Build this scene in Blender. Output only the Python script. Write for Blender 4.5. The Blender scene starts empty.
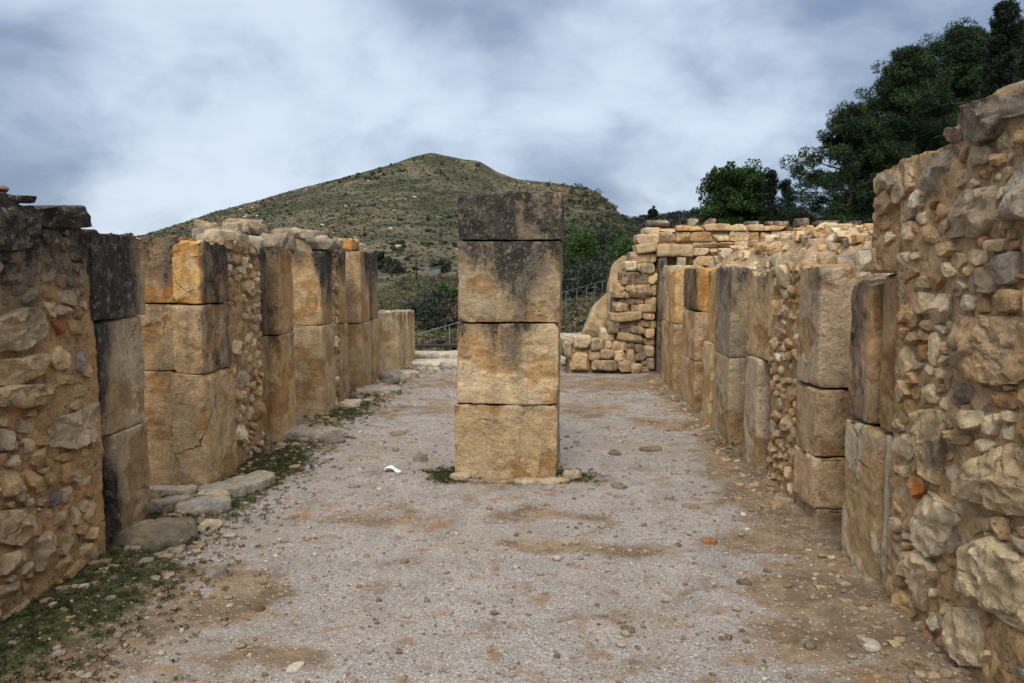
import bpy, math, random
import numpy as np

S = bpy.context.scene
COL = S.collection

# ------------------------------------------------------------------ camera
cam_d = bpy.data.cameras.new('camera')
cam = bpy.data.objects.new('camera', cam_d)
COL.objects.link(cam)
cam.location = (0, 0, 1.6)
cam.rotation_euler = (math.radians(90 - 5.13), 0, math.radians(2.37))
cam_d.sensor_width = 36
cam_d.lens = 796 / 1024 * 36
cam_d.clip_start = 0.05
cam_d.clip_end = 8000
S.camera = cam

# ------------------------------------------------------------------ exposure
S.view_settings.view_transform = 'Standard'
S.view_settings.look = 'None'
S.view_settings.exposure = 0.80
S.view_settings.gamma = 1.0
S.view_settings.use_curve_mapping = False

# ------------------------------------------------------------------ sun
SUN_EL, SUN_AZ = math.radians(48), math.radians(188)      # azimuth clockwise from +Y
sun_d = bpy.data.lights.new('sun', 'SUN')
sun_d.energy = 1.5
sun_d.angle = math.radians(24)
sun_d.color = (1.0, 0.93, 0.84)
sun = bpy.data.objects.new('sun', sun_d)
COL.objects.link(sun)
sun.rotation_euler = (math.radians(90) - SUN_EL, 0, math.radians(180) - SUN_AZ)


class NT:
    """small helper round a node tree"""
    def __init__(s, tree):
        s.t = tree
        tree.nodes.clear()

    def n(s, typ, ins=None, **props):
        nd = s.t.nodes.new(typ)
        for k, v in props.items():
            setattr(nd, k, v)
        if ins:
            for k, v in ins.items():
                if isinstance(v, bpy.types.NodeSocket):
                    s.t.links.new(v, nd.inputs[k])
                else:
                    nd.inputs[k].default_value = v
        return nd

    def math(s, op, a, b=0.0, c=0.0, clamp=False):
        return s.n('ShaderNodeMath', {0: a, 1: b, 2: c}, operation=op, use_clamp=clamp).outputs[0]

    def noise(s, vec, scale, detail=5, rough=0.55, dist=0.0, typ='FBM'):
        nd = s.n('ShaderNodeTexNoise', {'Vector': vec, 'Scale': scale, 'Detail': detail, 'Roughness': rough, 'Distortion': dist})
        return nd.outputs['Fac']

    def ramp(s, v, a, b, lo=0.0, hi=1.0, smooth=True):
        return s.n('ShaderNodeMapRange', {'Value': v, 'From Min': a, 'From Max': b, 'To Min': lo, 'To Max': hi},
                   interpolation_type='SMOOTHSTEP' if smooth else 'LINEAR').outputs[0]

    def mix(s, f, a, b, mode='MIX'):
        nd = s.n('ShaderNodeMix', data_type='RGBA', blend_type=mode)
        for idx, v in ((0, f), (6, a), (7, b)):
            if isinstance(v, bpy.types.NodeSocket):
                s.t.links.new(v, nd.inputs[idx])
            elif idx == 0:
                nd.inputs[0].default_value = v
            else:
                nd.inputs[idx].default_value = (v[0], v[1], v[2], 1)
        return nd.outputs[2]

    def scale(s, col, f):
        nd = s.n('ShaderNodeVectorMath', operation='SCALE')
        s.t.links.new(col, nd.inputs[0])
        if isinstance(f, bpy.types.NodeSocket):
            s.t.links.new(f, nd.inputs['Scale'])
        else:
            nd.inputs['Scale'].default_value = f
        return nd.outputs[0]

    def vmul(s, vec, xyz):
        return s.n('ShaderNodeVectorMath', {0: vec, 1: xyz}, operation='MULTIPLY').outputs[0]

    def vadd(s, vec, xyz):
        return s.n('ShaderNodeVectorMath', {0: vec, 1: xyz}, operation='ADD').outputs[0]


# ------------------------------------------------------------------ sky
SKY_LOBES = [((-.390, .895, .217), 17, .13), ((-.547, .83, .087), 13, -.11), ((-.474, .815, .33), 12, -.10), ((-.07, .975, .20), 10, .05),
             ((.18, .94, .27), 15, .02)]
world = bpy.data.worlds.new('World')
S.world = world
world.use_nodes = True
w = NT(world.node_tree)
gen = w.n('ShaderNodeTexCoord').outputs['Generated']
sep = w.n('ShaderNodeSeparateXYZ', {0: gen})
sky = w.n('ShaderNodeTexSky', sky_type='NISHITA', sun_disc=False, sun_elevation=SUN_EL, sun_rotation=SUN_AZ,
          air_density=1.0, dust_density=1.5, ozone_density=1.0)
zc = w.math('ADD', w.math('MAXIMUM', sep.outputs[2], 0.0), 0.50)
flat = w.n('ShaderNodeCombineXYZ', {0: w.math('DIVIDE', sep.outputs[0], zc), 1: w.math('DIVIDE', sep.outputs[1], zc), 2: 0.0}).outputs[0]
flat = w.vadd(flat, (3.3, 1.35, 0.0))
warp = w.n('ShaderNodeTexNoise', {'Vector': flat, 'Scale': 1.8, 'Detail': 4.0}).outputs['Color']
flat2 = w.vadd(flat, w.vmul(warp, (0.28, 0.28, 0.0)))
big = w.noise(flat2, 1.3, 3, 0.5)
mid = w.noise(flat2, 3.6, 10, 0.55)
dens = w.math('ADD', w.math('MULTIPLY', big, 0.48), w.math('MULTIPLY', mid, 0.52))


def lobe(d, width, amount):
    """a broad bank of brighter or darker cloud in one part of the sky"""
    L = math.sqrt(sum(v * v for v in d))
    dp = w.n('ShaderNodeVectorMath', {0: gen, 1: tuple(v / L for v in d)}, operation='DOT_PRODUCT').outputs['Value']
    return w.ramp(dp, math.cos(math.radians(width)), 1.0, 0.0, amount)


for d, wd, am in SKY_LOBES:
    dens = w.math('ADD', dens, lobe(d, wd, am))
lum = w.ramp(dens, 0.37, 0.66)
cloud = w.mix(lum, (0.150, 0.205, 0.310), (0.50, 0.565, 0.665))
# an overcast sky is brightest and whitest overhead
zen = w.ramp(sep.outputs[2], 0.42, 0.95)
cloud = w.scale(w.mix(w.math('MULTIPLY', zen, 0.85), cloud, (0.56, 0.55, 0.53)), w.math('MULTIPLY_ADD', zen, 0.7, 1.0))
# the cloud is thinner, so brighter, round the hidden sun
sd = (math.cos(SUN_EL) * math.sin(SUN_AZ), math.cos(SUN_EL) * math.cos(SUN_AZ), math.sin(SUN_EL))
cloud = w.scale(cloud, w.math('ADD', 8.2, lobe(sd, 75, 9.0)))
skycol = w.mix(0.90, sky.outputs[0], cloud)
bg = w.n('ShaderNodeBackground', {'Color': skycol, 'Strength': 0.1})
wo = w.n('ShaderNodeOutputWorld')
w.t.links.new(bg.outputs[0], wo.inputs[0])


# ------------------------------------------------------------------ numpy noise
def _hash(ix, iy, iz, seed):
    h = (ix.astype(np.uint32) * np.uint32(374761393) + iy.astype(np.uint32) * np.uint32(668265263)
         + iz.astype(np.uint32) * np.uint32(2147483647) + np.uint32((seed * 144665) & 0xffffffff))
    h = (h ^ (h >> np.uint32(13))) * np.uint32(1274126177)
    h = (h ^ (h >> np.uint32(16))) * np.uint32(2246822519)
    return h ^ (h >> np.uint32(15))


def pnoise(P, seed=0):
    P = np.asarray(P, dtype=np.float64) + 1000.37
    i = np.floor(P).astype(np.int64)
    f = P - i
    u = f * f * f * (f * (f * 6 - 15) + 10)
    out = np.zeros(len(P))
    for dx in (0, 1):
        for dy in (0, 1):
            for dz in (0, 1):
                h = _hash(i[:, 0] + dx, i[:, 1] + dy, i[:, 2] + dz, seed)
                gx = (h & np.uint32(1023)) / 511.5 - 1
                gy = ((h >> np.uint32(10)) & np.uint32(1023)) / 511.5 - 1
                gz = ((h >> np.uint32(20)) & np.uint32(1023)) / 511.5 - 1
                d = gx * (f[:, 0] - dx) + gy * (f[:, 1] - dy) + gz * (f[:, 2] - dz)
                wx = u[:, 0] if dx else 1 - u[:, 0]
                wy = u[:, 1] if dy else 1 - u[:, 1]
                wz = u[:, 2] if dz else 1 - u[:, 2]
                out += d * wx * wy * wz
    return np.clip(out * 1.1, -1, 1)


def fbm(P, octv=4, seed=0, gain=0.5):
    P = np.asarray(P, dtype=np.float64)
    a, tot, s = 1.0, 0.0, np.zeros(len(P))
    for o in range(octv):
        s += a * pnoise(P, seed + o * 17)
        tot += a
        a *= gain
        P = P * 2.03 + 5.1
    return s / tot


def sst(x, a, b):
    t = np.clip((x - a) / (b - a), 0, 1)
    return t * t * (3 - 2 * t)


# ------------------------------------------------------------------ mesh building
class MB:
    def __init__(s):
        s.v, s.f, s.c, s.n = [], [], [], 0

    def add(s, V, F, col=(1, 1, 1), lich=0.0):
        V = np.asarray(V, dtype=np.float64)
        c = np.empty((len(V), 4))
        c[:, :3] = np.asarray(col)
        c[:, 3] = lich
        s.v.append(V)
        s.c.append(c)
        F = np.asarray(F, dtype=np.int64)
        s.f.append(F + s.n)
        s.n += len(V)
        return s

    def build(s, name, mat, parent=None, base=(0, 0, 0), smooth=True, sharp=0):
        V = np.concatenate(s.v) - np.asarray(base)
        C = np.concatenate(s.c)
        me = bpy.data.meshes.new(name)
        nl = sum(f.size for f in s.f)
        nf = sum(len(f) for f in s.f)
        me.vertices.add(len(V))
        me.vertices.foreach_set('co', V.astype(np.float32).ravel())
        me.loops.add(nl)
        me.loops.foreach_set('vertex_index', np.concatenate([f.ravel() for f in s.f]).astype(np.int32))
        me.polygons.add(nf)
        tot = np.concatenate([np.full(len(f), f.shape[1]) for f in s.f])
        st = np.concatenate([[0], np.cumsum(tot)[:-1]])
        me.polygons.foreach_set('loop_start', st.astype(np.int32))
        me.polygons.foreach_set('loop_total', tot.astype(np.int32))
        at = me.attributes.new('tint', 'FLOAT_COLOR', 'POINT')
        at.data.foreach_set('color', C.astype(np.float32).ravel())
        me.update(calc_edges=True)
        me.validate()
        if smooth:
            me.polygons.foreach_set('use_smooth', np.ones(nf, dtype=bool))
        if smooth and sharp:
            me.set_sharp_from_angle(angle=math.radians(sharp))
        me.materials.append(mat)
        o = bpy.data.objects.new(name, me)
        COL.objects.link(o)
        if parent is not None:
            o.parent = parent
        else:
            o.location = base
        return o


def tag(o, label=None, cat=None, group=None, kind=None):
    if label: o['label'] = label
    if cat: o['category'] = cat
    if group: o['group'] = group
    if kind: o['kind'] = kind
    elif cat: o['kind'] = 'thing'
    return o


def thing(name, label, cat, loc, group=None):
    o = bpy.data.objects.new(name, None)
    o.empty_display_size = 0.1
    o.location = loc
    COL.objects.link(o)
    return tag(o, label, cat, group, 'thing')


_lat = {}


def lattice(nx, ny, nz):
    """surface lattice of a box: integer points and outward quads"""
    key = (nx, ny, nz)
    if key in _lat:
        return _lat[key]
    I, J, K = np.meshgrid(np.arange(nx + 1), np.arange(ny + 1), np.arange(nz + 1), indexing='ij')
    m = (I == 0) | (I == nx) | (J == 0) | (J == ny) | (K == 0) | (K == nz)
    idx = -np.ones(I.shape, dtype=np.int64)
    idx[m] = np.arange(m.sum())
    P = np.stack([I[m], J[m], K[m]], 1)
    Q = []

    def quads(g, flip):
        a, b, c, d = g[:-1, :-1], g[1:, :-1], g[1:, 1:], g[:-1, 1:]
        q = np.stack([a, d, c, b] if flip else [a, b, c, d], -1).reshape(-1, 4)
        Q.append(q)
    quads(idx[0], True); quads(idx[nx], False)
    quads(idx[:, 0], False); quads(idx[:, ny], True)
    quads(idx[:, :, 0], True); quads(idx[:, :, nz], False)
    _lat[key] = (P, np.concatenate(Q))
    return _lat[key]


PEEL = [None]


def crag(P, seed, octv=4):
    """sharp-ridged rocky relief"""
    a, tot, s = 1.0, 0.0, np.zeros(len(P))
    for o in range(octv):
        s += a * (1 - 2.6 * np.abs(pnoise(P, seed + o * 13)))
        tot += a; a *= .5; P = P * 2.11 + 3.7
    return s / tot


def roundbox(lo, hi, res=0.03, r=0.02, amp=0.006, chip=0.015, seed=0, freq=3.0, cuts=0, chipf=5.0, cap=90, peel=0.0, crg=0.0, bites=0, bite=(.004, .030)):
    """a worked block of stone: box with worn, chipped edges and an uneven face"""
    lo, hi = np.array(lo, float), np.array(hi, float)
    size = hi - lo
    n = [int(min(cap, max(3, round(s / res)))) for s in size]
    P, Q = lattice(*n)
    T = P / np.array(n)
    half = size / 2
    # bring the outer rows closer to the edges
    e = np.minimum(np.clip(r * 1.2 / size, 0, 0.3), 1.0 / np.array(n))
    T = np.where(P == 1, e, np.where(P == np.array(n) - 1, 1 - e, T))
    q = (T - 0.5) * size
    c = (lo + hi) / 2
    W = q + c
    rr = r * np.clip(0.9 + 1.3 * pnoise(W * chipf, seed + 3), 0.25, 2.2)
    rr = np.minimum(rr, half.min() * 0.95)[:, None]
    inner = np.clip(q, -(half - rr), half - rr)
    d = q - inner
    L = np.linalg.norm(d, axis=1, keepdims=True)
    L = np.where(L < 1e-9, 1, L)
    N = d / L
    q = inner + N * np.minimum(L, rr)
    srt = np.sort(np.abs(N), axis=1)
    edge = srt[:, 1]                                   # > 0 on edges and corners
    if cuts:
        rng = np.random.RandomState(seed + 9)
        for _ in range(cuts):
            nv = rng.normal(size=3); nv /= np.linalg.norm(nv)
            sup = np.abs(nv) @ half
            lim = sup * rng.uniform(0.55, 0.85)
            over = q @ nv - lim
            q = q - np.where(over > 0, over, 0)[:, None] * nv * 0.9
    if bites:
        rng = np.random.RandomState(seed + 77)
        for _ in range(bites):
            sg = np.where(rng.uniform(size=3) < .5, -1.0, 1.0)
            wt = rng.uniform(.35, 1.0, 3)
            if rng.uniform() < .6: wt[rng.randint(3)] = rng.uniform(0, .12)
            nv = sg * wt; nv /= np.linalg.norm(nv)
            over = q @ nv - (np.abs(nv) @ half - rng.uniform(*bite) - 0.3 * r)
            over = over + pnoise((q + c) * 14, seed + 5) * .006 * (over > -.01)
            q = q - np.where(over > 0, over, 0)[:, None] * nv
    W = q + c
    disp = fbm(W * freq, 4, seed) * amp * 1.6 + fbm(W * freq * 6, 3, seed + 5) * amp * 0.7
    if crg:
        disp = disp + crag(W * min(14.0, 1.3 / max(size.mean(), .04)) + seed * 1.9, seed + 31) * crg * half.min()
    PEEL[0] = np.zeros(len(W))
    if peel:
        m = fbm(W * np.array([2.2, 2.2, 2.6]) + seed * 3.3, 5, seed + 21, .55) + 0.10 * (0.5 - T[:, 2])
        pm = sst(m, 0.03, 0.055)
        PEEL[0] = pm
        disp = disp - pm * peel + pm * crag(W * 9, seed + 2, 3) * amp * 1.1
    if chip:
        ch = sst(fbm(W * chipf * 0.7, 3, seed + 11), 0.05, 0.4) * (0.15 + edge * 1.4) * chip
        disp = disp - ch
    return W + N * disp[:, None], Q


def poly_radii(poly, K):
    poly = np.array(poly, float)
    a = poly
    b = np.roll(poly, -1, 0)
    A2 = (a[:, 0] * b[:, 1] - b[:, 0] * a[:, 1])
    A = A2.sum() / 2
    if abs(A) < 1e-9:
        c = poly.mean(0)
    else:
        c = np.array([((a[:, 0] + b[:, 0]) * A2).sum(), ((a[:, 1] + b[:, 1]) * A2).sum()]) / (6 * A)
    th = np.arange(K) / K * 2 * math.pi
    D = np.stack([np.cos(th), np.sin(th)], 1)
    R = np.zeros(K)
    for i in range(len(poly)):
        p, e = a[i] - c, b[i] - a[i]
        den = D[:, 0] * e[1] - D[:, 1] * e[0]
        den = np.where(np.abs(den) < 1e-12, 1e-12, den)
        t = (p[0] * e[1] - p[1] * e[0]) / den
        s = (p[0] * D[:, 1] - p[1] * D[:, 0]) / den
        ok = (s >= -1e-6) & (s <= 1 + 1e-6) & (t > 0)
        R = np.where(ok & (t > R), t, R)
    R = np.where(R < 1e-4, R.max() * 0.5, R)
    return c, th, D, R


def dome(poly, bulge, depth, seed, O, U, V, N, gap=0.006, res=0.022, rough=1.0, facets=3, base_off=None):
    """a rubble stone set in a wall face: outline poly (u,v), front bulging out by `bulge`, body reaching `depth` into the wall"""
    per = np.array(poly); ext = (per.max(0) - per.min(0)).max()
    K = int(np.clip(ext * 3 / res, 16, 84))
    c, th, D, R = poly_radii(poly, K)
    R = 0.12 * np.roll(R, 1) + 0.76 * R + 0.12 * np.roll(R, -1)
    rng = np.random.RandomState(seed)
    R = np.maximum(R - gap, 0.012)
    nr = int(np.clip(R.mean() / res, 4, 16))
    rings = list(1 - (1 - np.linspace(0, 1, nr + 1)[1:]) ** 1.6)
    uv, dep = [c[None]], [np.array([bulge])]
    pl = []
    for _ in range(facets):
        a = rng.uniform(0, 6.28)
        sl = rng.uniform(.1, .8); pl.append((math.cos(a) * sl, math.sin(a) * sl, rng.uniform(0.7, 1.15) * bulge))
    for r in rings:
        uv.append(c + D * (R * r)[:, None])
        d = np.full(K, bulge * (1 - r ** 12) ** 0.55 if r < 1 else 0.0)
        for (pu, pv, p0) in pl:
            off = (D * (R * r)[:, None])
            lim = p0 + (off[:, 0] * pu + off[:, 1] * pv) * min(1.0, bulge / max(R.mean() * .6, .01))
            d = np.minimum(d, np.maximum(lim, bulge * 0.12 * (1 - r)))
        dep.append(d)
    for (k, dd) in ((1.0, 0.35), (0.96, 1.0)):
        uv.append(c + D * (R * k)[:, None]); dep.append(np.full(K, -depth * dd))
    uv = np.concatenate(uv); dep = np.concatenate(dep)
    P = O + uv[:, :1] * U + uv[:, 1:] * V + dep[:, None] * N
    amp = min(0.022, 0.10 * R.mean() + 0.004) * rough
    nz = fbm(P * 7 + seed * 1.7, 4, seed)
    nu = fbm(P * 9 + 40 + seed, 3, seed + 1); nv = fbm(P * 9 + 80 + seed, 3, seed + 2)
    rg = 1 - np.abs(fbm(P * 11 + seed, 3, seed + 4)) * 2
    cg = crag(P * min(9.0, 1.1 / max(R.mean(), .03)) + seed * 2.3, seed + 7)
    P = P + N * (cg * amp * 1.0 + nz * amp * 0.8 - np.clip(rg - 0.55, 0, 1) * amp * 0.9)[:, None] + U * (nu * amp * 0.9)[:, None] + V * (nv * amp * 0.9)[:, None]
    F3 = np.stack([np.zeros(K, int), 1 + np.arange(K), 1 + (np.arange(K) + 1) % K], 1)
    F4 = []
    nR = (len(P) - 1) // K
    for k in range(nR - 1):
        a = 1 + k * K + np.arange(K); b = 1 + k * K + (np.arange(K) + 1) % K
        F4.append(np.stack([a, a + K, b + K, b], 1))
    F4 = np.concatenate(F4)
    if np.dot(np.cross(U, V), N) < 0:
        F3 = F3[:, ::-1]; F4 = F4[:, ::-1]
    tri = np.concatenate([F3, F3[:, 2:]], 1)          # degenerate 4th index trimmed below
    return P, F3, F4


def add_dome(mb, *a, col=(1, 1, 1), lich=0.0, **k):
    P, F3, F4 = dome(*a, **k)
    n0 = mb.n
    l = lich(P) if callable(lich) else lich
    mb.add(P, F4, col, l)
    mb.f.append(F3 + n0)


# ------------------------------------------------------------------ materials
def new_mat(name):
    m = bpy.data.materials.new(name)
    m.use_nodes = True
    return m, NT(m.node_tree)


def finish(n, col, rough, bump=None, strength=0.6, dist=0.02, spec=0.25, bump2=None):
    p = n.n('ShaderNodeBsdfPrincipled', {'Base Color': col, 'Roughness': rough, 'Specular IOR Level': spec})
    if bump is not None:
        b = n.n('ShaderNodeBump', {'Height': bump, 'Strength': strength, 'Distance': dist})
        if bump2 is not None:
            b2 = n.n('ShaderNodeBump', {'Height': bump2, 'Strength': 0.55, 'Distance': dist * 0.25, 'Normal': b.outputs[0]})
            b = b2
        n.t.links.new(b.outputs[0], p.inputs['Normal'])
    o = n.n('ShaderNodeOutputMaterial')
    n.t.links.new(p.outputs[0], o.inputs[0])


def stone_mat(name, ochre=0.45, pale=0.35, pits=0.5, rough=0.92, grit=0.0, cracks=0.0, streaks=0.30, warm=(1.03, 0.98, 0.89)):
    m, n = new_mat(name)
    pos = n.n('ShaderNodeNewGeometry').outputs['Position']
    at = n.n('ShaderNodeAttribute', attribute_name='tint')
    tint, lich = at.outputs['Color'], at.outputs['Alpha']
    big = n.noise(pos, 2.3, 6, 0.6)
    mid = n.noise(pos, 9.0, 8, 0.62, 0.3)
    fin = n.noise(pos, 55.0, 6, 0.65)
    streak = n.noise(n.vmul(pos, (1.0, 1.0, 0.16)), 12.0, 6, 0.6)
    tint = n.vmul(tint, warm)
    col = n.scale(tint, n.ramp(mid, 0.28, 0.72, 0.72, 1.60, False))
    col = n.mix(n.math('MULTIPLY', n.ramp(big, 0.45, 0.68), ochre), col, (0.45, 0.295, 0.14))
    col = n.mix(n.math('MULTIPLY', n.ramp(n.noise(pos, 4.1, 7, 0.65, 0.6), 0.52, 0.70), pale), col, (0.56, 0.47, 0.33))
    col = n.mix(n.math('MULTIPLY', n.ramp(n.noise(n.vadd(pos, (7, 3, 1)), 6.3, 8, 0.7), 0.56, 0.72), 0.5), col, (0.17, 0.105, 0.06))
    dirt = n.math('MULTIPLY', n.ramp(n.noise(n.vadd(pos, (2, 6, 9)), 19.0, 9, 0.72), 0.52, 0.66), n.ramp(n.noise(n.vadd(pos, (8, 1, 5)), 2.7, 4, 0.6), 0.40, 0.60, 0.12, 0.60))
    col = n.mix(dirt, col, (0.105, 0.072, 0.043))
    crk = None
    if cracks:
        wp = n.vadd(pos, n.vmul(n.n('ShaderNodeTexNoise', {'Vector': pos, 'Scale': 5.0, 'Detail': 5.0}).outputs['Color'], (0.22, 0.22, 0.22)))
        ve = n.n('ShaderNodeTexVoronoi', {'Vector': n.vmul(wp, (1, 1, 0.8)), 'Scale': 2.4}, feature='DISTANCE_TO_EDGE').outputs['Distance']
        crk = n.math('MULTIPLY', n.ramp(ve, 0.004, 0.016, 1.0, 0.0), n.ramp(n.noise(n.vadd(pos, (4, 4, 4)), 1.7, 3), 0.53, 0.62, 0, cracks))
        col = n.mix(n.math('MULTIPLY', crk, 0.8), col, (0.05, 0.035, 0.022))
    if grit:
        gv = n.n('ShaderNodeTexVoronoi', {'Vector': n.vadd(pos, n.vmul(n.n('ShaderNodeTexNoise', {'Vector': pos, 'Scale': 14.0, 'Detail': 3.0}).outputs['Color'], (0.04, 0.04, 0.04))), 'Scale': 27.0})
        gs = n.n('ShaderNodeSeparateColor', {0: gv.outputs['Color']})
        gm = n.math('MULTIPLY', n.ramp(gv.outputs['Distance'], 0.30, 0.42, 1, 0), n.ramp(gs.outputs[0], 0.60, 0.64, 0, grit))
        col = n.mix(n.math('MULTIPLY', gm, 0.75), col, n.mix(gs.outputs[1], (0.22, 0.16, 0.10), (0.46, 0.39, 0.28)))
    # grey weathering running down in streaks
    col = n.mix(n.math('MULTIPLY', n.ramp(streak, 0.54, 0.72), n.ramp(lich, 0.0, 0.5, streaks, 0.85)), col, (0.115, 0.10, 0.085))
    col = n.scale(col, n.ramp(fin, 0.25, 0.75, 0.74, 1.22, False))
    # black lichen crust with pale rosettes
    ln = n.math('ADD', n.math('MULTIPLY', n.noise(n.vmul(pos, (1, 1, 0.45)), 6.0, 10, 0.75), 0.75), n.math('MULTIPLY', fin, 0.25))
    lc = n.math('ADD', n.math('MULTIPLY_ADD', ln, 1.9, -0.45), n.math('MULTIPLY', lich, 0.9))
    # grey-brown weathering film that goes before the black crust
    gw = n.ramp(n.math('ADD', n.math('MULTIPLY_ADD', n.noise(n.vmul(pos, (1, 1, 0.3)), 4.0, 8, 0.65), 1.5, -0.25), lich), 0.52, 0.90, 0.0, 0.80)
    gw = n.math('MULTIPLY', gw, n.ramp(lich, 0.03, 0.16))
    col = n.mix(gw, col, n.mix(mid, (0.085, 0.066, 0.046), (0.22, 0.185, 0.14)))
    lm = n.ramp(lc, 0.70, 0.92)
    spk = n.math('MAXIMUM', n.ramp(n.noise(n.vadd(pos, (3, 9, 4)), 42.0, 5, 0.7), 0.56, 0.66), n.ramp(n.noise(n.vadd(pos, (5, 2, 8)), 13.0, 8, 0.72), 0.55, 0.66))
    lcol = n.mix(n.math('MULTIPLY', spk, 0.70), n.mix(n.ramp(mid, .35, .65), (0.022, 0.019, 0.016), (0.060, 0.050, 0.038)), (0.30, 0.28, 0.23))
    col = n.mix(n.math('MULTIPLY', lm, 0.92), col, lcol)
    # pits
    vor = n.n('ShaderNodeTexVoronoi', {'Vector': pos, 'Scale': 34.0}, feature='F1').outputs['Distance']
    pit = n.math('MULTIPLY', n.ramp(vor, 0.0, 0.28, 1, 0), n.ramp(n.noise(pos, 7.7, 3), 0.5, 0.65))
    h = n.math('ADD', n.math('MULTIPLY', n.noise(pos, 9.0, 9, 0.72), 0.8), n.math('MULTIPLY', n.noise(pos, 30.0, 8, 0.72), 0.9))
    h = n.math('SUBTRACT', h, n.math('MULTIPLY', pit, pits))
    if crk is not None:
        h = n.math('SUBTRACT', h, n.math('MULTIPLY', crk, 0.8))
    if grit:
        h = n.math('ADD', h, n.math('MULTIPLY', gm, 0.6))
    finish(n, col, rough, h, 0.9, 0.035, 0.15, fin)
    return m


M_STONE = stone_mat('weathered_sandstone')
M_ASHLAR = stone_mat('cut_sandstone', ochre=0.26, pale=0.50, pits=0.45, cracks=0.9)
M_RUBBLE = stone_mat('rubble_stone', ochre=0.22, pale=0.40, pits=0.5, cracks=0.5, streaks=0.10, warm=(1.20, 1.10, .96))
M_MORTAR = stone_mat('earth_mortar', ochre=0.25, pale=0.25, pits=0.9, rough=0.97, grit=1.0, streaks=0.08, warm=(1.26, 1.13, .96))


def plain_mat(name, col, rough=0.8, metal=0.0, var=0.25, sc=30.0):
    m, n = new_mat(name)
    pos = n.n('ShaderNodeNewGeometry').outputs['Position']
    f = n.noise(pos, sc, 5, 0.6)
    c = n.mix(n.ramp(f, 0.3, 0.7, 0, 1), [x * (1 - var) for x in col], [min(1, x * (1 + var)) for x in col])
    finish(n, c, rough, f, 0.3, 0.005)
    return m


def leaf_mat(name, rough=0.65, var=0.35):
    m, n = new_mat(name)
    pos = n.n('ShaderNodeNewGeometry').outputs['Position']
    tint = n.n('ShaderNodeAttribute', attribute_name='tint').outputs['Color']
    f = n.noise(pos, 1.3, 4, 0.6)
    c = n.scale(tint, n.ramp(f, 0.3, 0.7, 1 - var, 1 + var, False))
    p = n.n('ShaderNodeBsdfPrincipled', {'Base Color': c, 'Roughness': rough, 'Specular IOR Level': 0.2})
    t = n.n('ShaderNodeBsdfTranslucent', {'Color': c})
    mx = n.n('ShaderNodeMixShader', {0: 0.22, 1: p.outputs[0], 2: t.outputs[0]})
    o = n.n('ShaderNodeOutputMaterial')
    n.t.links.new(mx.outputs[0], o.inputs[0])
    return m


M_LEAF = leaf_mat('foliage')
M_BARK = plain_mat('bark', (0.10, 0.075, 0.055), 0.95, 0, 0.4, 14)
M_METAL = plain_mat('galvanised_metal', (0.17, 0.175, 0.18), 0.5, 0, 0.15, 40)
M_DARKWOOD = plain_mat('dark_wood', (0.035, 0.025, 0.022), 0.85, 0, 0.3, 25)
M_PAPER = plain_mat('white_paper', (0.75, 0.75, 0.73), 0.8, 0, 0.08, 60)


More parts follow.
